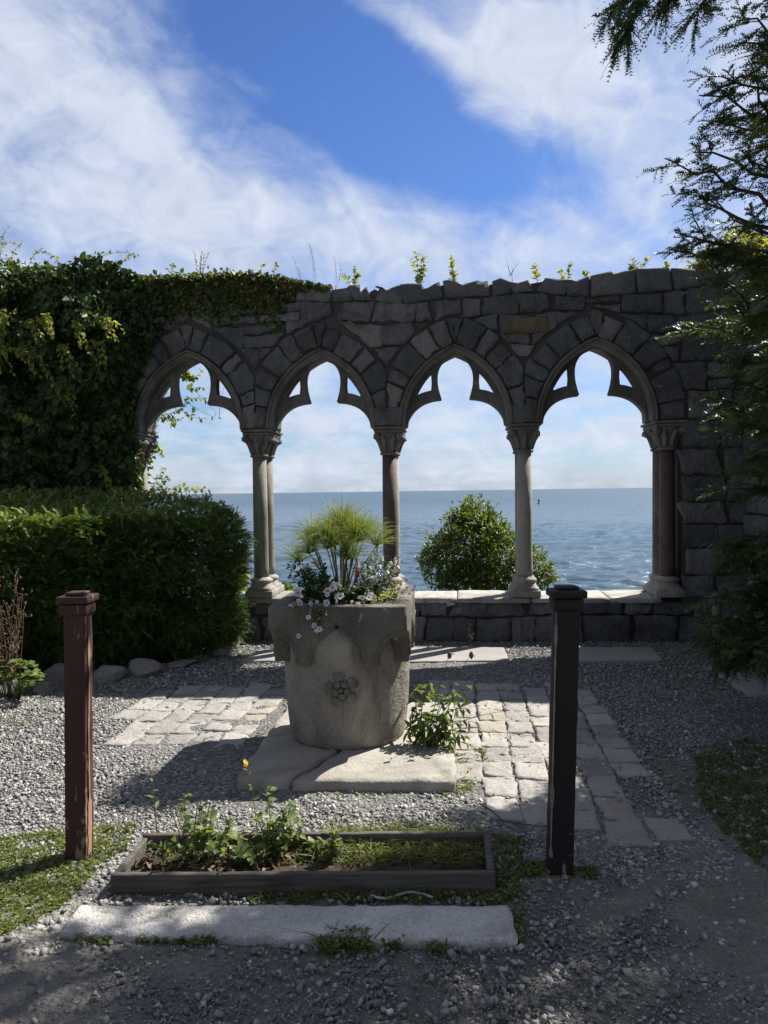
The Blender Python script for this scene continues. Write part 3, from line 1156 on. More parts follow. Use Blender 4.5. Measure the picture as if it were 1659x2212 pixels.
# ================================================================== THINGS IN THE COURT
M_WELL = stonemat('weathered_limestone', (0.08, 0.076, 0.068), (0.175, 0.163, 0.142), (0.37, 0.34, 0.29), 65, 3.2, 0.9, 0.95, 0.010, stain=(0.09, 0.083, 0.07), streak=(0.075, 0.07, 0.06))
M_SLAB = stonemat('slab_limestone', (0.18, 0.17, 0.15), (0.31, 0.295, 0.265), (0.42, 0.395, 0.355), 50, 3.0, 0.7, 0.95, 0.006, stain=(0.19, 0.175, 0.15))
M_GRANITE = stonemat('hammered_granite', (0.19, 0.185, 0.175), (0.42, 0.41, 0.39), (0.66, 0.64, 0.61), 45, 5.0, 1.0, 0.95, 0.010, stain=(0.17, 0.14, 0.11), speck=0.85)
M_FLAG = stonemat('bluestone_flag', (0.17, 0.17, 0.165), (0.26, 0.255, 0.245), (0.34, 0.33, 0.315), 40, 1.2, 0.2, 0.9, 0.003)
M_ROCK = stonemat('field_stone', (0.13, 0.125, 0.115), (0.25, 0.24, 0.22), (0.42, 0.40, 0.36), 30, 3.0, 0.8, 0.95, 0.01)
M_SOIL = stonemat('dark_soil', (0.03, 0.022, 0.016), (0.06, 0.045, 0.033), (0.11, 0.085, 0.06), 60, 6.0, 1.0, 1.0, 0.01)
M_PLANK = woodmat('weathered_plank', (0.028, 0.023, 0.019), (0.15, 0.135, 0.115), (3.5, 60, 60), 0.95, 0.9)
M_BENCH = woodmat('grey_teak', (0.10, 0.09, 0.075), (0.24, 0.22, 0.19), (26, 3, 26), 0.8, 0.3)
M_BARK = woodmat('bark', (0.035, 0.026, 0.02), (0.12, 0.09, 0.07), (14, 14, 4), 0.95, 0.8)
M_STEM = plainmat('green_stem', (0.06, 0.09, 0.03), 0.6)
M_DRYSTEM = plainmat('dry_stem', (0.13, 0.08, 0.05), 0.8)

# ------------------------------------------------------------------ well head
WC = Vector((-0.247, 4.875, 0))
SLABZ = 0.065


def wy(a, b, z):
    """well frame: a across, b away from the viewer"""
    return WC + WU * a + WV * b + Vector((0, 0, z))


def new_from(V, F, name='tmp'):
    me = bpy.data.meshes.new(name)
    me.from_pydata([tuple(v) for v in V], [], [tuple(f) for f in F])
    me.update()
    o = bpy.data.objects.new(name, me)
    COL.objects.link(o)
    return o


def weld(o):
    bm = bmesh.new()
    bm.from_mesh(o.data)
    bmesh.ops.remove_doubles(bm, verts=bm.verts[:], dist=1e-5)
    bmesh.ops.recalc_face_normals(bm, faces=bm.faces[:])
    bm.to_mesh(o.data)
    bm.free()


def make_well():
    t = thing('well_head', 'weathered carved stone well head reused as a flower planter, square above and round below', 'well head', WC + Vector((0, 0, SLABZ)))
    prof = [(0.350, SLABZ - 0.004), (0.360, SLABZ + 0.02), (0.366, 0.10), (0.378, 0.20), (0.389, 0.32), (0.396, 0.45), (0.399, 0.56), (0.399, 0.70), (0.395, 0.80)]
    V, F = lathe(prof, (WC.x, WC.y, 0), 96, lambda a, z: 1 + 0.006 * mnoise.noise(Vector((math.cos(a) * 2, math.sin(a) * 2, z * 3))))
    MB().add(V, F, 0.72).build('drum', M_WELL, t, smooth=True)
    # square top: four arcaded faces round the drum, closed by a rim
    hs, zb, zt = 0.413, 0.575, 0.932
    mid = [(-0.155, zb), (-0.155, 0.60), (-0.150, 0.645), (-0.138, 0.685), (-0.115, 0.722), (-0.085, 0.75), (-0.052, 0.772), (-0.022, 0.796), (0.0, 0.822)]
    mid = mid + [(-x, z) for x, z in mid[::-1][1:]]
    edge = [(0.245, zb), (0.245, 0.60), (0.252, 0.65), (0.272, 0.695), (0.305, 0.735), (0.345, 0.762), (0.375, 0.775)]
    tm = MB()
    for k in range(4):
        hw = hs - 0.010
        outl = [(-hw, zt), (-hw, 0.782)] + [(-x, z) for x, z in edge[::-1]] + mid + edge + [(hw, 0.782), (hw, zt)]
        V, F = fill2d([outl], 0.105, 0.014, 3)
        # a moulded lip along the arch edges
        P = np.stack([V[:, 0], -hs + 0.0525 - V[:, 2], V[:, 1]], 1)
        R = np.array(Matrix.Rotation(k * math.pi / 2, 3, 'Z'))
        P = P @ R.T
        tm.add(np.array([tuple(wy(x, y, z)) for x, y, z in P]), F, 0.40)
        lip = [(x * 0.93, -hs - 0.001, 0.575 + (z - 0.575) * 0.97) for x, z in mid]
        for pts in ([(x * 1.10 if x else 0, z + 0.012) for x, z in mid], [(x - 0.013, z + 0.012) for x, z in edge], [(-x + 0.013, z + 0.012) for x, z in edge]):
            pts = [p for p in pts if p[1] > 0.60]
            q = np.array([(x, -hs - 0.001, z) for x, z in pts]) @ R.T
            V, F = tube([tuple(wy(*p)) for p in q], 0.006, 6)
            tm.add(V, F, 0.45)
    th = np.linspace(0, 2 * np.pi, 44, endpoint=False) + 0.031
    sq = hs - 0.045
    V, F = fill2d([[(-sq, -sq), (sq, -sq), (sq, sq), (-sq, sq)], [(0.333 * math.cos(a), 0.333 * math.sin(a)) for a in th]], 0.12, 0.0)
    tm.add(np.array([tuple(wy(x, y, z + zt - 0.063)) for x, y, z in V]), F, 0.55)
    for V in tm.v:
        for i, v in enumerate(V):
            V[i] += np.array(mnoise.noise_vector(Vector(v) * 5.0)) * 0.006 + np.array(mnoise.noise_vector(Vector(v) * 23.0)) * 0.002
    tm.build('square_top', M_WELL, t)
    # carved rosette on the drum
    r = MB()
    zc, ac = 0.44, 0.022

    def on(a, z, h):
        b = -math.sqrt(max(0.0, (0.394 + h) ** 2 - a * a))
        return wy(a, b, z)
    def lump(a, z, ra, rz, hh, ang):
        bm = bmesh.new()
        bmesh.ops.create_icosphere(bm, subdivisions=3, radius=1)
        V, F = bm_vf(bm)
        ca, sa = math.cos(ang), math.sin(ang)
        out = []
        for x, y, zz in V:
            cup = 1.0 - 0.45 * max(0, 1 - (x * x + y * y) * 2.2)
            la, lz = x * ra, y * rz
            out.append(tuple(on(a + la * ca - lz * sa, z + la * sa + lz * ca, zz * hh * cup)))
        r.add(np.array(out), F, 0.55)
    for k in range(5):
        an = rad(90 + 72 * k + 12)
        lump(ac + 0.074 * math.cos(an), zc + 0.078 * math.sin(an), 0.040, 0.030, 0.028, an + math.pi / 2)
    for k in range(5):
        an = rad(54 + 72 * k + 5)
        lump(ac + 0.035 * math.cos(an), zc + 0.037 * math.sin(an), 0.025, 0.021, 0.038, an + math.pi / 2)
    lump(ac, zc, 0.015, 0.015, 0.044, 0)
    r.build('rosette', M_WELL, t, smooth=True)
    V, F = lathe([(0.335, 0.84), (0.335, 0.885), (0.2, 0.9), (0.01, 0.905)], (WC.x, WC.y, 0), 32)
    V = V + np.stack([0 * V[:, 0], 0 * V[:, 0], RNG.normal(0, 0.006, len(V))], 1)
    MB().add(V, F, 0.5).build('soil', M_SOIL, t)


make_well()


def slab_poly(pts, z0, z1, mat, name, label, cat, tone=0.5, group=None, bev=0.010, jit=0.006):
    mb = MB()
    for p in (pts if isinstance(pts[0][0], (list, tuple)) else [pts]):
        block(mb, p, z0, z1, lambda a, b, h: (a, b, h), bev, jit, 0.001, 0.06, tone, 0.0)
    c = np.concatenate(mb.v).mean(0)
    o = mb.build(name, mat, base=(c[0], c[1], 0))
    return tag(o, label, cat, group)


# cracked square slab under the well: two pieces along the crack
P = lambda px, py: tuple(gp(px, py, SLABZ))[:2]
q = [P(510, 1682), P(984, 1688)]
bl = wy(-0.53, 0.72, 0)
br = wy(0.66, 0.72, 0)
crack = [P(620, 1684), P(640, 1672), P(668, 1660), P(690, 1645), P(715, 1632), P(728, 1622), P(745, 1600)]
crack2 = [(x + 0.026, y - 0.010) for x, y in crack]
left = [q[0]] + crack + [tuple(wy(0, 0.72, 0))[:2], tuple(bl)[:2]]
right = [crack2[0], q[1], tuple(br)[:2], (wy(0, 0.72, 0).x + 0.01, wy(0, 0.72, 0).y)] + crack2[::-1][:-1]
slab_poly([left, right], -0.05, SLABZ, M_SLAB, 'base_slab', 'cracked square stone slab the carved well head stands on', 'slab', 0.55, bev=0.012, jit=0.008)

# flat flagstones along the foot of the wall
P0 = lambda px, py: tuple(gp(px, py, 0.02))[:2]
slab_poly([P0(880, 1430), P0(1100, 1427), P0(1088, 1399), P0(880, 1399)], -0.03, 0.025, M_FLAG, 'flagstone', 'flat grey flagstone at the wall foot between the well head and the right post', 'flagstone', 0.6, 'flagstones set in the gravel', 0.006, 0.003)
slab_poly([P0(1240, 1428), P0(1433, 1427), P0(1410, 1399), P0(1238, 1399)], -0.03, 0.025, M_FLAG, 'flagstone', 'flat grey flagstone at the wall foot just right of the dark post', 'flagstone', 0.6, 'flagstones set in the gravel', 0.006, 0.003)
slab_poly([P0(520, 1428), P0(612, 1428), P0(612, 1404), P0(560, 1404)], -0.03, 0.025, M_FLAG, 'flagstone', 'flagstone mostly hidden behind the left side of the well head', 'flagstone', 0.55, 'flagstones set in the gravel', 0.006, 0.003)
slab_poly([P0(1618, 1501), P0(1745, 1508), P0(1700, 1442), P0(1530, 1442)], -0.03, 0.03, M_FLAG, 'flagstone', 'flagstone under the bench beside the yew, striped by slat shadows', 'flagstone', 0.6, 'flagstones set in the gravel', 0.006, 0.003)

# ------------------------------------------------------------------ granite step in front
P1 = lambda px, py: tuple(gp(px, py, 0.032))[:2]
mb = MB()
a0, a1, a2, a3 = [Vector(P1(*p)) for p in ((126, 2010), (1117, 2028), (1096, 1951), (168, 1951))]
NX, NY = 90, 12
VV = []
for j in range(NY + 1):
    for i in range(NX + 1):
        s_, t_ = i / NX, j / NY
        p = (a0 * (1 - s_) + a1 * s_) * (1 - t_) + (a3 * (1 - s_) + a2 * s_) * t_
        ed = min(s_ * 1.6, (1 - s_) * 1.6, t_ * 0.22, (1 - t_) * 0.22)
        z = 0.030 + mnoise.noise(Vector((p.x * 9, p.y * 9, 0))) * 0.006 + mnoise.noise(Vector((p.x * 40, p.y * 40, 3))) * 0.004
        z -= 0.007 * max(0, 1 - ed / 0.012) ** 2 + 0.01 * max(0, mnoise.noise(Vector((p.x * 16, p.y * 16, 30)))) * max(0, 1 - ed / 0.03)
        wob = 0.014 * max(0, 1 - ed / 0.03)
        VV.append((p.x + mnoise.noise(Vector((p.x * 12, p.y * 12, 9))) * wob, p.y + mnoise.noise(Vector((p.x * 12, p.y * 12, 19))) * wob, z))
FF = [(j * (NX + 1) + i, j * (NX + 1) + i + 1, (j + 1) * (NX + 1) + i + 1, (j + 1) * (NX + 1) + i) for j in range(NY) for i in range(NX)]
ring = [i for i in range(NX + 1)] + [j * (NX + 1) + NX for j in range(1, NY + 1)] + [NY * (NX + 1) + i for i in range(NX - 1, -1, -1)] + [j * (NX + 1) for j in range(NY - 1, 0, -1)]
nb = len(VV)
for k in ring:
    VV.append((VV[k][0] + random.gauss(0, 0.003), VV[k][1] - 0.004 + random.gauss(0, 0.003), 0.014))
for k in ring:
    VV.append((VV[k][0] + random.gauss(0, 0.004), VV[k][1] + random.gauss(0, 0.004), -0.05))
m_ = len(ring)
for k in range(m_):
    k2 = (k + 1) % m_
    FF.append((ring[k2], ring[k], nb + k, nb + k2))
    FF.append((nb + k2, nb + k, nb + m_ + k, nb + m_ + k2))
o = mb.add(np.array(VV), FF, 0.62).build('stone_step', M_GRANITE, base=tuple(gp(620, 1990)), smooth=True)
tag(o, 'long pale hammered granite step lying on the dirt in front', 'step')

# ------------------------------------------------------------------ raised timber bed
BZ = 0.085
bed = thing('planting_bed', 'low rectangular raised bed of weathered grey planks with weeds', 'raised bed', gp(650, 1870))
fl, fr = gp(237, 1890, BZ), gp(1070, 1886, BZ)
bl_, br_ = gp(312, 1800, BZ), gp(1057, 1795, BZ)
TB = 0.028


def plank(a, b, w, h, name, side=0.0, seed=0, top=BZ):
    """board standing on edge from a to b, thickness w"""
    a, b = Vector((a.x, a.y, 0)), Vector((b.x, b.y, 0))
    L = (b - a).length
    V, F = bbox_bm(L, w, h, 0.004, 1, 30, 0.003, 10, seed)
    V = place(V, ((a.x + b.x) / 2, (a.y + b.y) / 2, top - h / 2), math.atan2(b.y - a.y, b.x - a.x))
    return MB().add(V, F, 0.5).build(name, M_PLANK, bed)


cf = lambda p, dx, dy: Vector((p.x + dx, p.y + dy, 0))
plank(cf(fl, 0, TB / 2), cf(fr, 0, TB / 2), TB, 0.12, 'front_plank', seed=1)
plank(cf(bl_, 0, -TB / 2), cf(br_, 0, -TB / 2), TB, 0.12, 'back_plank', seed=2, top=BZ + 0.004)
plank(cf(fr, -TB / 2, TB + 0.002), cf(br_, -TB / 2, -TB - 0.002), TB, 0.118, 'side_plank', seed=3)
plank(cf(fl, TB / 2, TB + 0.002), cf(bl_, TB / 2 + 0.0, -TB - 0.002), TB * 0.8, 0.112, 'side_plank', seed=4, top=BZ - 0.006)
so_ = MB()
gx, gy = 50, 14
VV, FF = [], []
for j in range(gy + 1):
    for i in range(gx + 1):
        s_, t_ = i / gx, j / gy
        p = (Vector(cf(fl, 0.03, 0.03)) * (1 - s_) + Vector(cf(fr, -0.03, 0.03)) * s_) * (1 - t_) + (Vector(cf(bl_, 0.03, -0.03)) * (1 - s_) + Vector(cf(br_, -0.03, -0.03)) * s_) * t_
        VV.append((p.x, p.y, 0.028 + random.gauss(0, 0.005) + 0.014 * mnoise.noise(Vector((p.x * 6, p.y * 6, 0)))))
FF = [(j * (gx + 1) + i, j * (gx + 1) + i + 1, (j + 1) * (gx + 1) + i + 1, (j + 1) * (gx + 1) + i) for j in range(gy) for i in range(gx)]
so_.add(np.array(VV), FF, 0.5).build('soil', M_SOIL, bed)

# ------------------------------------------------------------------ two painted posts
def paintmat(name, c0, c1, bare, amt):
    m, nt = newmat(name)
    oc = ND(nt, 'TexCoord').outputs['Object']
    v = ND(nt, 'Mapping', {'Vector': oc, 'Scale': (16, 16, 2.2)}).outputs[0]
    g = noise(nt, v, 1.0, 6, 0.7, 0.3)
    fineg = noise(nt, ND(nt, 'Mapping', {'Vector': oc, 'Scale': (90, 90, 9)}).outputs[0], 1.0, 4, 0.7)
    c = ramp(nt, mth(nt, 'ADD', mth(nt, 'MULTIPLY', g, 0.6), mth(nt, 'MULTIPLY', fineg, 0.4)), [(0.3, c0), (0.7, c1)])
    pk = ND(nt, 'MapRange', {0: mth(nt, 'ADD', g, mth(nt, 'MULTIPLY', noise(nt, oc, 12.0, 3), 0.4)), 1: amt, 2: amt + 0.03}).outputs[0]
    wood = ramp(nt, fineg, [(0.3, tuple(k * 0.5 for k in bare)), (0.7, bare)])
    c = mixc(nt, pk, c, wood)
    h = mth(nt, 'SUBTRACT', mth(nt, 'MULTIPLY', fineg, 0.5), mth(nt, 'MULTIPLY', pk, 0.8))
    b = ND(nt, 'Bump', {'Strength': 0.5, 'Distance': 0.006, 'Height': h})
    p = ND(nt, 'BsdfPrincipled', {'Base Color': c, 'Roughness': 0.75, 'Normal': b.outputs[0]})
    fin(nt, p.outputs[0])
    return m


M_PAINT = paintmat('peeling_maroon_paint', (0.032, 0.011, 0.010), (0.078, 0.026, 0.023), (0.36, 0.25, 0.17), 0.78)
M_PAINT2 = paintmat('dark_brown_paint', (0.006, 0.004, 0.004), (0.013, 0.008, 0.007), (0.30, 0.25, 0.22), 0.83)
M_BAREWOOD = woodmat('split_bare_wood', (0.12, 0.06, 0.035), (0.42, 0.27, 0.16), (40, 40, 4), 0.85, 0.8)


def make_post(name, label, x, y, w, h, lean, mat, seed, wear):
    t = thing(name, label, 'post', (x, y, 0), 'painted wooden posts')
    V, F = bbox_bm(w, w, h + 0.1, 0.005, 2, 26, 0.0025, 9, seed)
    V[:, 2] += (h - 0.1) / 2
    V = V[:, :]
    sh = lambda V: V + np.stack([V[:, 2] * math.tan(lean), 0 * V[:, 2], 0 * V[:, 2]], 1) + np.array([x, y, 0])
    s = MB().add(sh(V), F, 0.5).build('shaft', mat, t)
    # cap: neck moulding, wide plate, small raised centre
    V, F = bbox_bm(w + 0.026, w + 0.026, 0.05, 0.010, 3)
    V[:, 2] += h + 0.0
    MB().add(sh(V), F, 0.5).build('neck_moulding', mat, t)
    V, F = bbox_bm(w + 0.046, w + 0.046, 0.030, 0.005, 2)
    V[:, 2] += h + 0.0425
    V2, F2 = bbox_bm(w - 0.01, w - 0.01, 0.014, 0.004, 1)
    V2[:, 2] += h + 0.066
    MB().add(sh(V), F, 0.5).add(sh(V2), F2, 0.5).build('cap', mat, t)
    if wear:
        # long split strip of bare wood down the sunny side
        b = MB()
        zz = np.linspace(0.02, h - 0.12, 40)
        V, F = [], []
        for z in zz:
            wd = 0.011 + 0.012 * mnoise.noise(Vector((0, 0, z * 5))) + 0.008 * mnoise.noise(Vector((0, 3, z * 19))) + (0.012 if z < 0.25 else 0)
            wd = max(0.003, wd)
            c0 = -0.006 + 0.012 * mnoise.noise(Vector((5, 0, z * 3)))
            V += [(w / 2 + 0.0045, c0 - wd, z), (w / 2 + 0.002, c0 + wd, z)]
        for i in range(len(zz) - 1):
            F.append((2 * i, 2 * i + 1, 2 * i + 3, 2 * i + 2))
        b.add(sh(np.array(V)), F, 0.5).build('split_strip', M_BAREWOOD, s)
    else:
        # paint flaked off along one edge
        b = MB()
        V, F = [], []
        zz = np.linspace(0.08, h - 0.03, 170)
        for z in zz:
            f = max(0.0, mnoise.noise(Vector((2.0, 1.0, z * 7.5))) - 0.05) * 1.7 + max(0.0, mnoise.noise(Vector((9.0, 1.0, z * 22)))) * 0.5
            e = 0.0006 + 0.010 * min(1.0, f) * (0.5 + abs(mnoise.noise(Vector((0, z * 60, 1)))))
            V += [(-w / 2 + e, -w / 2 - 0.0035, z), (-w / 2 - 0.0035, -w / 2 - 0.0035, z), (-w / 2 - 0.0035, -w / 2 + e * 3.5, z)]
        for i in range(len(zz) - 1):
            for q in (0, 1):
                F.append((3 * i + q, 3 * i + q + 1, 3 * i + q + 4, 3 * i + q + 3))
        b.add(sh(np.array(V)), F, 0.5)
        o = b.build('flaked_paint', M_BAREWOOD2, s)
    return t


M_BAREWOOD2 = woodmat('grey_bare_wood', (0.12, 0.10, 0.085), (0.34, 0.30, 0.26), (40, 40, 6), 0.9, 0.6)
make_post('wooden_post', 'maroon wooden post with peeling paint on the left, its side split and sunlit', gp(163, 1862).x, gp(163, 1862).y + 0.046, 0.092, 1.105, 0.017, M_PAINT, 1, True)
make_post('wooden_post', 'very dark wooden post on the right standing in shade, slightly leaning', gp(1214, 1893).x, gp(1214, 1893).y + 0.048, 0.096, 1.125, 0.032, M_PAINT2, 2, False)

# ------------------------------------------------------------------ bench half hidden behind the yew
def make_bench():
    c = gp(1735, 1478)
    yaw = rad(-58)
    t = thing('garden_bench', 'grey slatted wooden garden bench half hidden behind the dark yew', 'bench', (c.x, c.y, 0))
    fr = lambda V: place(V, (c.x, c.y, 0.03), yaw)
    Lb = 1.25
    s = MB()
    for k in range(5):
        V, F = bbox_bm(Lb, 0.07, 0.022, 0.004, 1)
        s.add(fr(V + np.array([0, -0.19 + k * 0.092, 0.42])), F, 0.5)
    s.build('seat', M_BENCH, t)
    b = MB()
    for k in range(11):
        V, F = bbox_bm(0.045, 0.018, 0.40, 0.003, 1)
        b.add(fr(V + np.array([-Lb / 2 + 0.09 + k * (Lb - 0.18) / 10, 0.245, 0.66])), F, 0.5)
    for z in (0.45, 0.87):
        V, F = bbox_bm(Lb, 0.035, 0.06, 0.006, 1)
        b.add(fr(V + np.array([0, 0.245, z])), F, 0.5)
    b.build('backrest', M_BENCH, t)
    for sx in (-1, 1):
        for sy, h in ((-0.2, 0.62), (0.268, 0.88)):
            V, F = bbox_bm(0.06, 0.05, h, 0.005, 1)
            MB().add(fr(V + np.array([sx * (Lb / 2 - 0.01), sy + (0.025 if sy > 0 else -0.028), h / 2])), F, 0.5).build('leg', M_BENCH, t)
        pth = [(sx * (Lb / 2 - 0.01), y, z) for y, z in ((0.24, 0.66), (0.1, 0.655), (-0.12, 0.645), (-0.24, 0.64), (-0.285, 0.625), (-0.29, 0.595), (-0.262, 0.58))]
        V, F = tube(pth, 0.026, 8)
        MB().add(fr(V), F, 0.5).build('armrest', M_BENCH, t)


make_bench()

# ------------------------------------------------------------------ field stones along the hedge
ROCKS = [(494, 1398, 0.165, 0.15, 0.13, 'tall pale rounded stone at the hedge corner, the largest of the edging'),
         (463, 1418, 0.15, 0.12, 0.10, 'low pale rounded edging stone in front of the tall one'),
         (430, 1428, 0.12, 0.11, 0.07, 'small tilted flat edging stone below the hedge end'),
         (385, 1440, 0.22, 0.12, 0.04, 'thin flat dark edging stone lying between larger ones'),
         (306, 1462, 0.26, 0.16, 0.11, 'long wedge shaped grey edging stone under the hedge'),
         (226, 1474, 0.20, 0.15, 0.11, 'grey edging stone just right of the maroon post'),
         (118, 1478, 0.19, 0.15, 0.13, 'dark edging stone just left of the maroon post'),
         (92, 1500, 0.10, 0.08, 0.09, 'small upright stone beside the strawberry leaves'),
         (14, 1506, 0.15, 0.13, 0.10, 'mossy stone at the left edge below the dried stalks')]
for k, (px, py, sx, sy, sz, lab) in enumerate(ROCKS):
    p = gp(px, py)
    bm = bmesh.new()
    bmesh.ops.create_icosphere(bm, subdivisions=4, radius=1)
    V, F = bm_vf(bm)
    off = Vector((k * 5.1, k * 2.2, k))
    for i, v in enumerate(V):
        q = Vector(v)
        # a few flat facets, then roughness
        d = 1.0
        for j in range(7):
            rj = random.Random(k * 31 + j)
            nn = Vector((rj.gauss(0, 1), rj.gauss(0, 1), rj.gauss(0.2, 0.8))).normalized()
            x = q.dot(nn)
            if x > 0.62:
                d = min(d, 0.66 / x if x > 0.66 else 1.0)
        V[i] = v * (d * (1 + 0.16 * mnoise.noise(q * 1.6 + off) + 0.04 * mnoise.noise(q * 6 + off)))
    V = V * np.array([sx, sy, sz]) * (0.95 if k < 2 else 0.84)
    V = place(V, (p.x, p.y + sy * 0.4, sz * 0.45), random.uniform(-0.5, 0.9), 0, random.uniform(-0.15, 0.15))
    o = MB().add(V, F, random.gauss(0.66 if k < 2 else 0.34, 0.08)).build('edging_stone', M_ROCK, base=(p.x, p.y + sy * 0.4, 0))
    tag(o, lab, 'stone', 'field stones edging the hedge')

# ------------------------------------------------------------------ loose gravel
def make_gravel():
    bases = []
    tris = []
    for k in range(10):
        bm = bmesh.new()
        for q in range(11):
            v = nrm(RNG.normal(0, 1, 3)) * RNG.uniform(0.75, 1.1)
            bm.verts.new(tuple(v * np.array([1.0, RNG.uniform(0.6, 0.9), RNG.uniform(0.4, 0.62)])))
        bmesh.ops.convex_hull(bm, input=bm.verts[:])
        for v in [v for v in bm.verts if not v.link_faces]:
            bm.verts.remove(v)
        bmesh.ops.triangulate(bm, faces=bm.faces[:])
        V, F = bm_vf(bm)
        bases.append(V)
        tris.append(np.array(F))
    n = 190000
    y = RNG.uniform(1.6, 8.05, n)
    x = RNG.uniform(-1, 1, n) * (0.62 * y + 0.5)
    px, py, _ = proj(np.stack([x, y, 0 * x], 1))
    w = y - 0.098 * (x + 1.286)
    nz = np.array([mnoise.noise(Vector((a * 1.1, b * 1.1, 0))) for a, b in zip(x, y)])
    nz2 = np.array([mnoise.noise(Vector((a * 4.5, b * 4.5, 5))) for a, b in zip(x, y)])
    dirt = np.maximum(3.2 - y, np.minimum((x - (0.55 + 0.17 * y)) * 1.0, 4.7 - y)) + nz * 0.5
    dens = np.where(dirt > 0.12, 0.42 + 0.7 * np.clip(nz2 + nz, -0.5, 1), 1.0)
    dens = dens * np.clip((y / 3.6) ** 1.1, 0.5, 1.0)
    dens = np.where(inpoly(px, py, PAVE_R) | inpoly(px, py, PAVE_L), 0.10 + 0.5 * (nz2 > 0.2), dens)
    keep = (RNG.uniform(0, 1, n) < dens) & (w < 8.28)
    keep &= ~inpoly(px, py, [(505, 1700), (985, 1705), (985, 1560), (585, 1545)])
    keep &= ~inpoly(px, py, [(235, 1930), (1072, 1930), (1060, 1800), (305, 1805)])
    keep &= ~inpoly(px, py, [(128, 2038), (1122, 2045), (1100, 1958), (165, 1958)])
    hed = inpoly(x, y, [(-6, 5.5), (-3.2, 6.5), (-1.75, 7.45), (-1.5, 8.4), (-6, 9)])
    keep &= ~hed
    x, y, dirt = x[keep], y[keep], dirt[keep]
    # fine grit over the bare dirt
    ng = 90000
    yg = 1.5 + 3.6 * RNG.uniform(0, 1, ng) ** 1.2
    xg = RNG.uniform(-1, 1, ng) * (0.6 * yg + 0.3)
    kg = np.maximum(3.3 - yg, np.minimum(xg - (0.5 + 0.17 * yg), 4.9 - yg)) > 0
    qx, qy, _ = proj(np.stack([xg, yg, 0 * xg], 1))
    kg &= ~inpoly(qx, qy, [(235, 1930), (1072, 1930), (1060, 1800), (305, 1805)]) & ~inpoly(qx, qy, [(128, 2038), (1122, 2045), (1100, 1958), (165, 1958)])
    n0 = len(x)
    x, y, dirt = np.concatenate([x, xg[kg]]), np.concatenate([y, yg[kg]]), np.concatenate([dirt, np.ones(kg.sum())])
    m = len(x)
    grit = np.arange(m) >= n0
    size = RNG.lognormal(math.log(0.0105), 0.33, m)
    size = np.where(dirt > 0.12, size * np.where(RNG.uniform(0, 1, m) < 0.2, 1.45, 0.85), size)
    size = np.clip(size, 0.004, 0.026)
    size = np.where(grit, RNG.uniform(0.002, 0.0055, m), size)
    Q = RNG.normal(0, 1, (m, 4)) * np.array([1, 0.28, 0.28, 1])
    Q /= np.linalg.norm(Q, axis=1, keepdims=True)
    a, b, c, d = Q.T
    R = np.stack([np.stack([1 - 2 * (c * c + d * d), 2 * (b * c - a * d), 2 * (b * d + a * c)], -1),
                  np.stack([2 * (b * c + a * d), 1 - 2 * (b * b + d * d), 2 * (c * d - a * b)], -1),
                  np.stack([2 * (b * d - a * c), 2 * (c * d + a * b), 1 - 2 * (b * b + c * c)], -1)], 1)
    which = RNG.integers(0, 10, m)
    tone1 = np.clip(RNG.normal(0.42, 0.27, m) - 0.12 * (dirt > 0.12), 0, 1)
    mb = MB()
    pos = np.stack([x, y, size * RNG.uniform(0.0, 0.38, m)], -1)
    for k in range(10):
        s = which == k
        B = bases[k][None] * size[s][:, None, None]
        V = np.einsum('mij,mkj->mki', R[s], B) + pos[s][:, None]
        nv = B.shape[1]
        mb.add(V.reshape(-1, 3), ((np.arange(s.sum()) * nv)[:, None, None] + tris[k][None]).reshape(-1, 3), np.repeat(tone1[s], nv))
    mt, nt = newmat('crushed_stone')
    t = tone_of(nt)
    oc = ND(nt, 'TexCoord').outputs['Object']
    c = ramp(nt, t, [(0.05, (0.09, 0.092, 0.098)), (0.35, (0.21, 0.212, 0.215)), (0.6, (0.34, 0.337, 0.325)), (0.8, (0.50, 0.48, 0.445)), (0.97, (0.68, 0.64, 0.58))])
    c = mixc(nt, 0.35, c, ramp(nt, noise(nt, oc, 160.0, 2), [(0.3, (0.12, 0.12, 0.12)), (0.7, (0.48, 0.47, 0.44))]))
    p = ND(nt, 'BsdfPrincipled', {'Base Color': c, 'Roughness': 0.95, 'Specular IOR Level': 0.12})
    fin(nt, p.outputs[0])
    o = mb.build('gravel', mt)
    tag(o, 'loose crushed grey gravel covering the court', 'gravel', kind='stuff')


make_gravel()

# ================================================================== PLANTS
L_IVY = leafmat('ivy_leaf', [(0.0, (0.022, 0.042, 0.016)), (0.4, (0.055, 0.10, 0.032)), (0.75, (0.12, 0.17, 0.045)), (0.95, (0.20, 0.085, 0.045))], 0.28, 0.45)
L_VINE = leafmat('vine_leaf', [(0.0, (0.08, 0.13, 0.03)), (0.5, (0.18, 0.24, 0.05)), (1.0, (0.34, 0.35, 0.08))], 0.5, 0.5)
L_YEW = leafmat('yew_needles', [(0.0, (0.018, 0.04, 0.015)), (0.45, (0.05, 0.095, 0.03)), (0.8, (0.10, 0.165, 0.045)), (1.0, (0.19, 0.23, 0.06))], 0.22, 0.4)
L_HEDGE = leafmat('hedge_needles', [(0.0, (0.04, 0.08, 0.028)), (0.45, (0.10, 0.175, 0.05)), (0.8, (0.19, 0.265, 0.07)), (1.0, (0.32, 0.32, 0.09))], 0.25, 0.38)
L_BUSH = leafmat('bush_leaf', [(0.0, (0.045, 0.085, 0.03)), (0.5, (0.11, 0.17, 0.045)), (1.0, (0.23, 0.27, 0.07))], 0.4, 0.45)
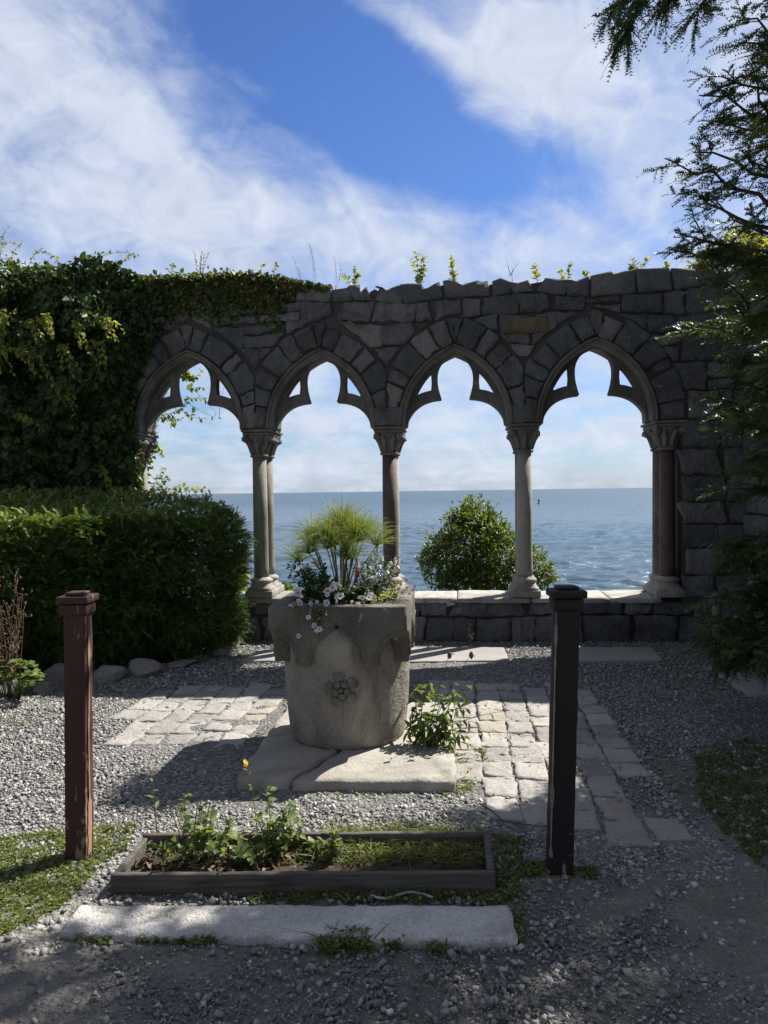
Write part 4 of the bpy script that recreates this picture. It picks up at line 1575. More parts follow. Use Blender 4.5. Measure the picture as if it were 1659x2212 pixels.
L_SEED = leafmat('seedling_leaf', [(0.0, (0.11, 0.16, 0.04)), (0.5, (0.21, 0.26, 0.065)), (1.0, (0.36, 0.35, 0.10))], 0.5, 0.5)
L_GREY = leafmat('grey_green_leaf', [(0.0, (0.09, 0.11, 0.075)), (0.5, (0.16, 0.18, 0.12)), (1.0, (0.24, 0.25, 0.16))], 0.35, 0.6)
L_POT = leafmat('pot_leaf', [(0.0, (0.02, 0.045, 0.018)), (0.5, (0.045, 0.085, 0.03)), (1.0, (0.10, 0.15, 0.045))], 0.3, 0.45)
L_PAP = leafmat('papyrus_rays', [(0.0, (0.07, 0.13, 0.04)), (0.5, (0.16, 0.23, 0.07)), (1.0, (0.29, 0.30, 0.11))], 0.35, 0.5)
L_WEED = leafmat('weed_leaf', [(0.0, (0.045, 0.085, 0.035)), (0.5, (0.10, 0.16, 0.055)), (1.0, (0.21, 0.25, 0.08))], 0.4, 0.4)
L_BED = leafmat('bed_leaf', [(0.0, (0.07, 0.12, 0.045)), (0.5, (0.16, 0.22, 0.085)), (1.0, (0.28, 0.31, 0.13))], 0.4, 0.45)
L_GRASS = leafmat('grass_blade', [(0.0, (0.05, 0.08, 0.018)), (0.5, (0.11, 0.15, 0.032)), (0.85, (0.17, 0.20, 0.05)), (1.0, (0.30, 0.26, 0.12))], 0.35, 0.5)
L_MOSS = leafmat('mossy_grass', [(0.0, (0.055, 0.075, 0.02)), (0.6, (0.12, 0.145, 0.036)), (1.0, (0.21, 0.20, 0.07))], 0.3, 0.6)
L_DRY = leafmat('dry_leaf', [(0.0, (0.07, 0.048, 0.034)), (0.5, (0.16, 0.115, 0.08)), (1.0, (0.32, 0.25, 0.18))], 0.3, 0.7, (1.2, 1.0, 0.8))
L_TREE = leafmat('tree_leaf', [(0.0, (0.03, 0.06, 0.02)), (1.0, (0.09, 0.13, 0.04))], 0.2, 0.5)


def petalmat(name, centre, edge):
    m, nt = newmat(name)
    c = ramp(nt, tone_of(nt), [(0.0, centre), (0.16, centre), (0.3, edge), (1.0, edge)])
    p = ND(nt, 'BsdfPrincipled', {'Base Color': c, 'Roughness': 0.6})
    tr = ND(nt, 'BsdfTranslucent', {'Color': c})
    fin(nt, ND(nt, 'MixShader', {0: 0.4, 1: p.outputs[0], 2: tr.outputs[0]}).outputs[0])
    return m


P_WHITE = petalmat('white_petal', (0.35, 0.2, 0.36), (0.86, 0.82, 0.84))
P_LILAC = petalmat('lilac_petal', (0.28, 0.12, 0.36), (0.72, 0.64, 0.80))
P_ANGEL = petalmat('cream_petal', (0.6, 0.62, 0.45), (0.80, 0.82, 0.74))
P_DAISY = petalmat('violet_petal', (0.55, 0.42, 0.05), (0.50, 0.42, 0.68))
P_YELLOW = petalmat('yellow_petal', (0.6, 0.3, 0.01), (0.85, 0.55, 0.02))


def npv(v):
    return np.array(tuple(v), float)


def curve3(a, b, sag=(0, 0, 0), n=7):
    a, b, s = npv(a), npv(b), npv(sag)
    t = np.linspace(0, 1, n)[:, None]
    return a * (1 - t) + b * t + s * (4 * t * (1 - t))


def leafy(mbS, mbL, a, b, n, L, Wd, sag=(0, 0, 0), r=0.003, t0=0.15, droop=0.3, spread=0.9, tone=(0.5, 0.2), curl=0.2, stemtone=0.5):
    """a stem from a to b with n leaves along it"""
    path = curve3(a, b, sag, 8)
    V, F = tube(path, np.linspace(r, r * 0.4, 8), 5)
    mbS.add(V, F, stemtone)
    if n <= 0:
        return
    t = np.clip(np.linspace(t0, 1, n) + RNG.normal(0, 0.02, n), 0, 1)
    P = np.stack([np.interp(t, np.linspace(0, 1, 8), path[:, k]) for k in range(3)], 1)
    ax = nrm(np.gradient(path, axis=0))[np.clip((t * 7).astype(int), 0, 7)]
    ph = np.arange(n) * 2.4 + RNG.uniform(0, 6)
    ref = np.array([0.3, 0.2, 1.0])
    A = nrm(np.cross(ax, ref + RNG.normal(0, 0.2, (n, 3))))
    B = np.cross(ax, A)
    out = A * np.cos(ph)[:, None] + B * np.sin(ph)[:, None]
    D = out * spread + ax * 0.5 - np.array([0, 0, droop]) + RNG.normal(0, 0.15, (n, 3))
    Nn = np.array([0, 0, 1.0]) + RNG.normal(0, 0.45, (n, 3)) + ax * 0.3
    LL = L * RNG.uniform(0.65, 1.15, n) * (1 - 0.35 * t)
    V, F = leafset(P, D, Nn, LL, LL * Wd / L, 0.25, curl)
    mbL.add(V, F, np.repeat(RNG.normal(tone[0], tone[1], n), 6))


def flower(mb, c, n, r, k=5, depth=0.35, petal=0.25):
    """open flower of k joined petals"""
    n = nrm(npv(n))
    a = nrm(np.cross(n, np.array([0.2, 0.1, 1.0]) if abs(n[2]) < 0.9 else np.array([1.0, 0, 0])))
    b = np.cross(n, a)
    m = k * 4
    th = np.arange(m) / m * 2 * np.pi
    rr = r * (1 - petal * (0.5 + 0.5 * np.cos(th * k)))
    c = npv(c)
    V = [c - n * r * depth]
    for q, hh in ((0.32, -0.12), (0.75, 0.02)):
        V += list(c + n * r * hh + (a * np.cos(th)[:, None] + b * np.sin(th)[:, None]) * (rr * q)[:, None])
    V += list(c + (a * np.cos(th)[:, None] + b * np.sin(th)[:, None]) * rr[:, None] + n * r * RNG.normal(0, 0.10, (m, 1)))
    F = [(0, 1 + i, 1 + (i + 1) % m) for i in range(m)]
    for ring in (0, 1):
        o = 1 + ring * m
        F += [(o + i, o + m + i, o + m + (i + 1) % m, o + (i + 1) % m) for i in range(m)]
    T = np.concatenate([[0.0], np.full(m, 0.22), np.full(m, 0.6), np.full(m, 0.9)])
    mb.add(np.array(V), F, T)


# ------------------------------------------------------------------ clipped yew hedge at the left
def hedge():
    foot = [(-5.6, 5.0), (-3.35, 6.35), (-2.5, 6.85), (-1.78, 7.25), (-1.54, 7.42), (-1.43, 7.62), (-1.52, 7.95), (-1.9, 8.15), (-3.2, 8.22), (-5.6, 8.3)]
    c = np.array([-3.2, 7.2])
    fa, fb = np.array([-3.35, 6.35]), np.array([-1.78, 7.25])
    fn = nrm(np.array([-(fb - fa)[1], (fb - fa)[0]]))
    def zt(x, y):
        dd = (np.asarray(x) - fa[0]) * fn[0] + (np.asarray(y) - fa[1]) * fn[1]
        return 1.43 + 0.17 * np.clip(dd, -0.2, 1.3)
    ztop = 1.45
    t = thing('yew_hedge', 'clipped dark yew hedge on the left with a sunlit flat top', 'hedge', (-2.9, 7.3, 0))
    # solid dark core added to block light through the hedge, plus some branches
    core = MB()
    inner = [(-5.3, 5.7), (-3.5, 6.70), (-2.5, 7.32), (-2.2, 7.55), (-2.05, 7.72), (-2.2, 7.88), (-3.2, 7.98), (-5.3, 8.0)]
    dense = []
    for k in range(len(inner)):
        p0, p1 = np.array(inner[k]), np.array(inner[(k + 1) % len(inner)])
        m = max(2, int(np.linalg.norm(p1 - p0) / 0.12))
        dense += [tuple(p0 + (p1 - p0) * q / m) for q in range(m)]
    zs = [0.0, 0.15, 0.3, 0.45, 0.6, 0.75, 0.9, 1.02, 1.12, 1.18]
    V, F = [], []
    n = len(dense)
    for iz, z in enumerate(zs):
        for x, y in dense:
            sc = 1.0 - 0.5 * max(0, (z - 0.95) / 0.23) ** 2 * 0.25
            p = np.array([c[0] + (x - c[0]) * sc, c[1] + (y - c[1]) * sc, z])
            V.append(p + np.array(mnoise.noise_vector(Vector(p) * 2.6)) * 0.09 * np.array([1, 1, 0.5]))
    for iz in range(len(zs) - 1):
        F += [(iz * n + k, iz * n + (k + 1) % n, (iz + 1) * n + (k + 1) % n, (iz + 1) * n + k) for k in range(n)]
    F.append(tuple((len(zs) - 1) * n + k for k in range(n)))
    core.add(np.array(V), F, 0.0)
    n = len(foot)
    for k in range(26):
        x = RNG.uniform(-4.6, -2.2)
        y = 7.6 + RNG.uniform(-0.15, 0.2)
        a = (x, y, 0)
        b = (x + RNG.normal(0, 0.3), y + RNG.normal(0, 0.35), RNG.uniform(0.9, 1.3))
        VV, FF = tube(curve3(a, b, RNG.normal(0, 0.06, 3)), np.linspace(0.03, 0.01, 7), 6)
        core.add(VV, FF, 0.3)
    core.build('added_core_and_branches', M_BARK, t)
    per = []
    for i in range(n):
        a, b = np.array(foot[i]), np.array(foot[(i + 1) % n])
        per.append((a, b, np.linalg.norm(b - a)))
    fol = MB()

    def emit(P, D, tone, L=(0.07, 0.15)):
        m = len(P)
        V, F, nk, tk = sprigs(P, D, RNG.uniform(L[0], L[1], m), 9, 0.027, 0.0095, 0.25)
        # rows are per sprig: 2 ranks of 9 needles, 3 corners each
        tn = np.concatenate([np.repeat(tone, 54), np.repeat(tone * 0.3, 3)])
        fol.add(V, F, tn)
    # sides
    for a, b, L in per:
        dns = 3000 if (b[1] + a[1]) / 2 < 7.9 else 300
        m = int(L * ztop * dns)
        s = RNG.uniform(0, 1, m)
        P2 = a + (b - a) * s[:, None]
        z = RNG.uniform(0.0, 1, m) ** 0.9 * (zt(P2[:, 0], P2[:, 1]) - 0.05) + 0.02
        out = nrm(np.array([b[1] - a[1], -(b[0] - a[0])]))
        if np.dot((a + b) / 2 - c, out) < 0:
            out = -out
        nz = np.array([mnoise.noise(Vector((p[0] * 2.1, p[1] * 2.1, q * 2.4))) for p, q in zip(P2, z)])
        nz2 = np.array([mnoise.noise(Vector((p[0] * 5, p[1] * 5, q * 6 + 9))) for p, q in zip(P2, z)])
        prof = -0.20 * np.clip((0.55 - z) / 0.55, 0, 1) ** 1.3 + 0.05 * np.sin(z * 3) - 0.10 * np.clip((z - 1.25) / 0.22, 0, 1) ** 2
        off = prof + np.where(P2[:, 0] > -2.6, 0.21, 0.16) * nz + 0.07 * nz2 - np.abs(RNG.normal(0, 0.13, m)) - 0.02
        hole = nz < -0.42
        P = np.stack([P2[:, 0] + out[0] * off, P2[:, 1] + out[1] * off, z], 1)
        D = np.stack([np.full(m, out[0]), np.full(m, out[1]), np.full(m, 0.25)], 1) + rv(m, 0.5)
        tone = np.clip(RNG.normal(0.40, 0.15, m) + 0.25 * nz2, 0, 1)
        k = ~hole
        emit(P[k], D[k], tone[k])
    # inside the thin right end
    m = 16000
    x, y, z = RNG.uniform(-3.0, -1.45, m), RNG.uniform(6.9, 8.15, m), RNG.uniform(0.05, 1.36, m)
    k = inpoly(x, y, [(-3.0, 6.85), (-2.5, 6.98), (-1.85, 7.38), (-1.6, 7.55), (-1.55, 7.85), (-1.9, 8.05), (-3.0, 8.1)])
    P = np.stack([x, y, z], 1)[k]
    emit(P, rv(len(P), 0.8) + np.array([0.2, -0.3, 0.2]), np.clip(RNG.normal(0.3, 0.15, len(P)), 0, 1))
    # top
    m = 15000
    x = RNG.uniform(-5.6, -1.3, m)
    y = RNG.uniform(5.0, 8.35, m)
    k = inpoly(x, y, foot)
    x, y = x[k], y[k]
    m = len(x)
    nz = np.array([mnoise.noise(Vector((p * 2.1, q * 2.1, 4))) for p, q in zip(x, y)])
    z = zt(x, y) + 0.06 * nz + RNG.normal(0, 0.03, m) - 0.06
    dn = np.min([np.linalg.norm(np.stack([x, y], 1) - np.array(p), axis=1) for p in foot[3:7]], axis=0)
    z -= 0.16 * np.clip(1 - dn / 0.4, 0, 1) ** 1.5
    P = np.stack([x, y, z], 1)
    D = rv(m, 0.7) + np.array([0, 0, 0.7])
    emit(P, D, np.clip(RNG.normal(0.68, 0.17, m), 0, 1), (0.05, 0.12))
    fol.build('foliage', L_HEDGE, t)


hedge()


# ------------------------------------------------------------------ creeper over the left part of the wall
def ivy():
    t = thing('ivy', 'dense dark creeper covering the left end of the wall and trailing over its top', 'creeper', wp(-3.0, -0.2, 0))
    body = [(-120, 575), (0, 585), (70, 580), (130, 572), (190, 545), (235, 556), (262, 575), (320, 596), (352, 620), (355, 690), (330, 740), (300, 800), (283, 880), (285, 960), (290, 1100), (-120, 1100)]
    fringe = [(300, 592), (420, 590), (520, 582), (600, 592), (660, 604), (712, 612), (705, 626), (660, 622), (622, 640), (600, 664), (560, 668), (505, 652), (470, 664), (430, 650), (390, 668), (330, 690)]
    wisps = [(340, 640), (620, 640), (618, 690), (590, 722), (540, 672), (470, 715), (420, 676), (360, 700)]
    lv = MB()

    def fill(poly, m, dens, dlo, dhi, Lr, tone, up=0.4):
        xs = [p[0] for p in poly]
        ys = [p[1] for p in poly]
        x = RNG.uniform(min(xs), max(xs), m)
        y = RNG.uniform(min(ys), max(ys), m)
        k = inpoly(x, y, poly) & (RNG.uniform(0, 1, m) < dens)
        x, y = x[k], y[k]
        nz = np.array([mnoise.noise(Vector((a * 0.011, b * 0.014, 1.0))) for a, b in zip(x, y)])
        nz2 = np.array([mnoise.noise(Vector((a * 0.035, b * 0.04, 7.0))) for a, b in zip(x, y)])
        P = []
        for a, b, q, q2 in zip(x, y, nz, nz2):
            edge = max(0.12, min(1.0, (330 - a) / 170)) if poly is body else 0.25
            crest = min(1.0, max(0.0, (b - 545) / 110)) if poly is body else 1.0
            o = dlo + (dhi - dlo) * edge * (0.75 + 0.9 * q + 0.35 * q2) * (0.25 + 0.75 * crest)
            u, z = wl(a, b, -o)
            P.append(tuple(wp(u, -o + abs(random.gauss(0, 0.05)), z)))
        P = np.array(P)
        m = len(P)
        D = np.array([0, -0.35, -0.75]) + rv(m, 0.45)
        Nn = np.array([0, -0.75, up]) + rv(m, 0.5)
        L = RNG.uniform(Lr[0], Lr[1], m)
        V, F = leafset(P, D, Nn, L, L * 0.72, 0.22, 0.18)
        lv.add(V, F, np.repeat(np.clip(RNG.normal(tone[0], tone[1], m) + 0.2 * nz2, 0, 1.05), 6))
    fill([(283, 940), (300, 960), (302, 1100), (283, 1100)], 330, 1.0, 0.02, 0.14, (0.04, 0.08), (0.35, 0.2))
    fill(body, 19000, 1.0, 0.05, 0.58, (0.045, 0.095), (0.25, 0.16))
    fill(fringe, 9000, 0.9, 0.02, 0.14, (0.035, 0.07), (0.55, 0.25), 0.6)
    fill(wisps, 4200, 0.34, 0.01, 0.08, (0.035, 0.065), (0.4, 0.25))
    # the crown of the creeper over the wall's thickness, catching the sun
    m = 7000
    u = RNG.uniform(-4.6, 0.05, m)
    d = RNG.uniform(-0.35, 0.75, m)
    hump = np.where(u < -1.9, 0.10 + 0.13 * np.sin((u + 2.0) * 2.2) ** 2 + 0.1, 0.06)
    fade = np.clip((0.05 - u) / 0.5, 0, 1)
    nz = np.array([mnoise.noise(Vector((a * 2.6, b * 2.6, 2))) for a, b in zip(u, d)])
    z = np.array([top_z(a) for a in u]) + (hump * (0.6 + 0.9 * nz) - 0.2 * np.clip((-0.1 - d) / 0.25, 0, 1)) * (0.3 + 0.7 * fade) + RNG.normal(0, 0.03, m) + 0.02
    ok = (fade > RNG.uniform(0, 0.8, m)) & ((u < -2.0) | (d > -0.12))
    P = np.array([tuple(wp(a, b, c)) for a, b, c in zip(u[ok], d[ok], z[ok])])
    m = len(P)
    L = RNG.uniform(0.04, 0.08, m)
    D = rv(m, 0.7) + np.array([0, -0.3, 0.0])
    Nn = np.array([0, -0.15, 1.0]) + rv(m, 0.5)
    V, F = leafset(P, D, Nn, L, L * 0.7, 0.22, 0.15)
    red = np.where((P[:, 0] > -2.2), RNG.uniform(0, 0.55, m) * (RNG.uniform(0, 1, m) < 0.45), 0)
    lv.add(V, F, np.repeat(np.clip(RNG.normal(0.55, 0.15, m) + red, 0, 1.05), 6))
    lv.build('foliage', L_IVY, t)
    # trailing shoots: hanging in front, and arching over the skyline
    st, sl_ = MB(), MB()
    shoots = [((5, 660), (10, 780), 0.75), ((45, 730), (128, 850), 0.80), ((15, 740), (75, 800), 0.80), ((60, 690), (95, 730), 0.70), ((95, 675), (105, 720), 0.7), ((160, 690), (172, 745), 0.66), ((190, 730), (215, 790), 0.6),
              ((225, 690), (245, 720), 0.55), ((120, 740), (150, 800), 0.7), ((10, 900), (80, 920), 0.72), ((-20, 700), (2, 800), 0.8), ((200, 1010), (228, 1050), 0.4), ((130, 820), (150, 880), 0.68)]
    for a, b, o in shoots:
        for q in range(3):
            ua, za = wl(a[0] + RNG.normal(0, 9), a[1], -o)
            ub, zb = wl(b[0] + RNG.normal(0, 12), b[1] + RNG.normal(0, 12), -o - 0.08)
            leafy(st, sl_, wp(ua, -o + 0.12, za), wp(ub, -o - 0.06, zb), 16, 0.075, 0.05, (0, -0.03, 0.05), 0.003, 0.0, 0.45, 0.7, (0.55, 0.2))
    for a, b in (((205, 560), (300, 551)), ((260, 575), (295, 553)), ((60, 580), (88, 540)), ((20, 570), (48, 525)), ((-20, 570), (20, 490)), ((0, 560), (10, 500)), ((-20, 540), (40, 530)), ((130, 570), (80, 545)), ((150, 572), (240, 548)), ((370, 600), (375, 575)), ((560, 600), (572, 570)), ((590, 600), (600, 572))):
        ua, za = wl(a[0], a[1], 0.1)
        ub, zb = wl(b[0], b[1], 0.0)
        leafy(st, sl_, wp(ua, 0.1, za), wp(ub, 0.0, zb), 13, 0.06, 0.04, (0, 0, 0.05), 0.003, 0.1, 0.1, 0.8, (0.55, 0.2))
    for k in range(14):
        u = RNG.uniform(-4, -2.2)
        V, F = tube(curve3(wp(u, -0.03, 1.0), wp(u + RNG.normal(0, 0.3), -0.05, 3.6), RNG.normal(0, 0.08, 3)), 0.012, 5)
        st.add(V, F, 0.3)
    st.build('vines', M_BARK, t)
    sl_.build('sprays', L_VINE, t)


ivy()


def back_vine():
    t = thing('climbing_vine', 'yellow green vine climbing behind the leftmost arch against the sky', 'vine', wp(-2.7, 0.75, 0))
    st, lv = MB(), MB()
    D0 = 0.80
    W2 = lambda px, py, d=D0: wp(wl(px, py, d)[0], d + RNG.normal(0, 0.06), wl(px, py, d)[1])
    for a, b, n in [((300, 1060), (312, 980), 16), ((310, 1060), (345, 900), 30), ((320, 1040), (352, 880), 26), ((300, 1060), (330, 940), 26), ((300, 1070), (322, 960), 30), ((312, 1070), (338, 930), 30), ((300, 1020), (330, 900), 24), ((325, 1070), (365, 1030), 20), ((318, 1070), (350, 1010), 18), ((330, 1075), (400, 1045), 20), ((340, 1075), (440, 1055), 22),
                    ((300, 1000), (340, 960), 18), ((310, 940), (352, 985), 14), ((345, 900), (400, 868), 14), ((350, 905), (392, 905), 9), ((400, 868), (440, 862), 8), ((395, 800), (420, 815), 14), ((395, 815), (440, 800), 12), ((380, 830), (395, 800), 10),
                    ((400, 840), (440, 838), 8), ((345, 830), (356, 845), 8), ((400, 890), (448, 905), 7), ((365, 895), (372, 915), 6), ((470, 905), (485, 830), 0), ((400, 868), (475, 905), 4), ((405, 830), (470, 890), 3)]:
        leafy(st, lv, W2(*a), W2(*b), int(n * 1.5), 0.085, 0.06, (RNG.normal(0, 0.03), 0, RNG.normal(0, 0.03)), 0.0035, 0.0, 0.4, 0.8, (0.45, 0.25))
    V, F = tube(curve3(wp(-2.75, 0.7, 0.0), W2(345, 890), (0.0, 0, 0.0)), 0.014, 6)
    st.add(V, F, 0.4)
    st.build('stems', M_BARK, t)
    lv.build('foliage', L_VINE, t)


back_vine()


# ------------------------------------------------------------------ big yew at the right
LIT = [(-200, 1400), (330, 1400), (1235, 1400), (1270, 1530), (1335, 1620), (1372, 1700), (1335, 1738), (1250, 1762), (1185, 1785), (1125, 1800), (1075, 1825), (1065, 1862), (1000, 1880), (860, 1885), (760, 1925), (600, 1940), (420, 1950), (330, 1950), (250, 1960), (140, 2008), (60, 2032), (-200, 2060)]
DAPPLE = [(500, 1985, 75, 32), (380, 2000, 60, 25), (900, 1985, 110, 24), (1010, 1965, 60, 16), (720, 2000, 60, 14), (705, 2088, 38, 44), (225, 2130, 34, 22), (395, 2180, 34, 22), (330, 2090, 40, 14), (560, 2150, 30, 14), (880, 2110, 30, 14), (120, 2190, 40, 16), (1010, 2130, 34, 14), (1085, 2050, 50, 20), (90, 2060, 70, 18), (1600, 1545, 85, 36), (1690, 1550, 100, 40), (830, 1935, 60, 10), (640, 1940, 60, 10), (25, 2090, 30, 18)]


def yew():
    TX, TY = 3.50, 5.25
    t = thing('yew_tree', 'dark feathery yew tree leaning in from the right edge', 'tree', (TX, TY, 0))
    wood, fol = MB(), MB()
    tr = [(TX, TY, -0.1), (TX + 0.05, TY, 1.0), (TX - 0.05, TY + 0.1, 2.6), (TX + 0.05, TY, 4.4), (TX, TY - 0.1, 6.2), (TX + 0.1, TY, 8.4)]
    V, F = tube(tr, [0.24, 0.2, 0.16, 0.12, 0.07, 0.02], 10)
    wood.add(V, F, 0.5)

    def branch(tip, rootz, dens=1.0, start=0.3, tw=(0.16, 0.40), tone=0.48, r0=0.028):
        tip = npv(tip)
        rt = np.array([TX + RNG.normal(0, 0.04), TY + RNG.normal(0, 0.04), rootz])
        Lb = np.linalg.norm(tip - rt)
        sag = np.array([RNG.normal(0, 0.08), RNG.normal(0, 0.08), Lb * RNG.uniform(-0.08, 0.10)])
        n = 12
        path = curve3(rt, tip, sag, n)
        path[1:-1] += RNG.normal(0, 0.026, (n - 2, 3))
        V, F = tube(path, np.linspace(r0, 0.004, n), 5)
        wood.add(V, F, 0.5)
        k = int(Lb * 17 * dens)
        ts = start + (1 - start) * RNG.uniform(0, 1, k) ** 0.75
        P = np.stack([np.interp(ts, np.linspace(0, 1, n), path[:, j]) for j in range(3)], 1)
        ax = nrm(tip - rt)
        side = nrm(np.cross(ax, [0, 0, 1.0]))
        sg = np.where(RNG.uniform(0, 1, k) < 0.5, -1, 1)[:, None]
        D = nrm(ax * RNG.uniform(0.5, 1.1, (k, 1)) + side * sg * RNG.uniform(0.25, 0.9, (k, 1)) + RNG.normal(0, 0.22, (k, 3)) + np.array([0, 0, -0.12]))
        TL = RNG.uniform(tw[0], tw[1], k) * (1.15 - 0.6 * ts)
        for p, d, L in zip(P, D, TL):
            e = p + d * L - np.array([0, 0, RNG.uniform(-0.1, 0.4) * L])
            pa = curve3(p, e, (0, 0, 0.06 * L), 5)
            V, F = tube(pa, np.linspace(0.0045, 0.0015, 5), 3, False)
            wood.add(V, F, 0.4)
            ns = max(4, int(L / 0.017))
            q = np.linspace(0.12, 1, ns)
            PP = np.stack([np.interp(q, np.linspace(0, 1, 5), pa[:, j]) for j in range(3)], 1)
            s2 = nrm(np.cross(d, [0, 0, 1.0]))
            DD = d * 0.8 + s2 * (np.where(np.arange(ns) % 2, 1, -1) * 0.75)[:, None] + RNG.normal(0, 0.38, (ns, 3)) + np.array([0, 0, -0.05])
            DD[-1] = d
            V, F, _, _ = sprigs(PP, DD, RNG.uniform(0.045, 0.10, ns), 6, 0.027, 0.0095, 0.2)
            tn = np.clip(RNG.normal(tone, 0.13, ns), 0, 1)
            fol.add(V, F, np.concatenate([np.repeat(tn, 36), np.repeat(tn * 0.2, 3)]))

    T = lambda px, py, D: at(px, py, D)

    def on_lit(p):
        # would this branch shade the part of the court that lies in the sun?
        for s in (0.0, 0.35):
            q = npv(p) * (1 - s) + np.array([TX, TY, p[2]]) * s
            g = [q[0] - SUNV.x * q[2], q[1] - SUNV.y * q[2], 0]
            x, y, f = proj([g])
            if f[0] > 0.3 and ((x[0] - 1610) / 100) ** 2 + ((y[0] - 1548) / 42) ** 2 < 1:
                return True
            if f[0] > 0.3 and p[2] > 2.4 and inpoly(x, y, LIT)[0] and x[0] < 1300 and x[0] > -150:
                return True
        return False

    # branches whose tips show against the sky, the wall and the bench
    for px, py, D, rz, dn, st_ in [(1325, 20, 5.0, 8.6, 0.7, 0.80), (1350, 80, 5.1, 8.4, 0.95, 0.80), (1470, 40, 5.3, 8.6, 0.6, 0.80), (1410, 30, 5.2, 8.8, 0.9, 0.78),
                                   (1562, 45, 5.5, 4.7, 0.8, 0.5), (1566, 92, 5.5, 4.4, 0.9, 0.5), (1530, 165, 5.5, 4.2, 0.9, 0.45), (1482, 206, 5.6, 4.0, 0.95, 0.45), (1510, 260, 5.6, 3.8, 0.9, 0.45),
                                   (1416, 344, 5.6, 3.6, 0.95, 0.40), (1470, 330, 5.7, 3.6, 0.8, 0.4), (1471, 408, 5.6, 3.3, 0.8, 0.45), (1515, 430, 5.4, 3.2, 1.0, 0.4), (1431, 502, 5.5, 2.9, 0.9, 0.40), (1470, 470, 5.6, 3.0, 1.0, 0.4), (1480, 540, 5.5, 2.7, 1.0, 0.4),
                                   (1590, 160, 5.3, 4.2, 1.2, 0.3), (1600, 260, 5.3, 3.9, 1.2, 0.3), (1590, 350, 5.3, 3.6, 1.2, 0.3), (1580, 560, 5.5, 2.6, 1.2, 0.3), (1560, 610, 5.5, 2.5, 1.2, 0.3),
                                   (1545, 690, 5.6, 2.3, 0.7, 0.45), (1465, 735, 5.6, 2.2, 0.35, 0.6), (1575, 760, 5.4, 2.1, 1.2, 0.3), (1545, 860, 5.4, 1.8, 0.9, 0.35), (1590, 820, 5.2, 1.9, 1.3, 0.3), (1575, 930, 5.3, 1.7, 1.1, 0.35),
                                   (1580, 1000, 5.3, 1.5, 0.8, 0.4), (1550, 1052, 5.3, 1.4, 0.4, 0.6), (1620, 1080, 5.3, 1.4, 0.5, 0.5), (1540, 1180, 5.2, 1.2, 1.0, 0.35), (1575, 1210, 5.2, 1.15, 1.1, 0.3), (1550, 1286, 5.1, 1.0, 1.2, 0.3),
                                   (1545, 1335, 5.1, 0.9, 1.2, 0.3), (1530, 1392, 5.1, 0.8, 1.2, 0.3), (1550, 1435, 5.0, 0.7, 1.1, 0.3), (1580, 1440, 5.0, 0.7, 1.2, 0.3), (1610, 1400, 4.9, 0.8, 1.3, 0.3)]:
        up_ = py < 540
        branch(T(px + (28 if up_ and px > 1405 else 0), py, D * (0.83 if py < 640 else 0.91)), 1.6 + (rz - 1.6) * 0.86 if py < 640 else rz, dn * (0.66 if up_ else (1.2 if py > 1150 else 1.0)), st_, tw=(0.12, 0.32))
    # the body of the crown behind those tips
    for k in range(96):
        py = RNG.choice([RNG.uniform(545, 1000), RNG.uniform(-150, 480), RNG.uniform(540, 990), RNG.uniform(560, 960), RNG.uniform(1190, 1450)])
        px = RNG.uniform(1660, 1830) if py < 540 else RNG.uniform(1635, 1800)
        D = RNG.uniform(4.1, 5.5)
        p = T(px, py, D)
        if p.z < 0.2 or on_lit(p):
            continue
        branch(p, max(0.4, p.z * 0.85 + 0.35), 1.15, 0.3, tone=RNG.choice([0.35, 0.5, 0.75]))
    # crown above and to the right, out of the picture
    for k in range(42):
        an = RNG.uniform(-1.2, 3.6)
        z = RNG.uniform(1.2, 7.2)
        R = RNG.uniform(0.6, 1.0) * (1.9 if z < 5 else 1.9 * (8.0 - z) / 3.0)
        p = np.array([TX + R * math.cos(an), TY - abs(R) * math.sin(an) * 0.8, z - 0.3])
        px, py, f = proj([p])
        if (px[0] < 1700 and py[0] > -60) or on_lit(p):
            continue
        branch(p, z + 0.1, 1.0, 0.25, tone=0.4)
    wood.build('trunk', M_BARK, t)
    fol.build('crown', L_YEW, t)


yew()

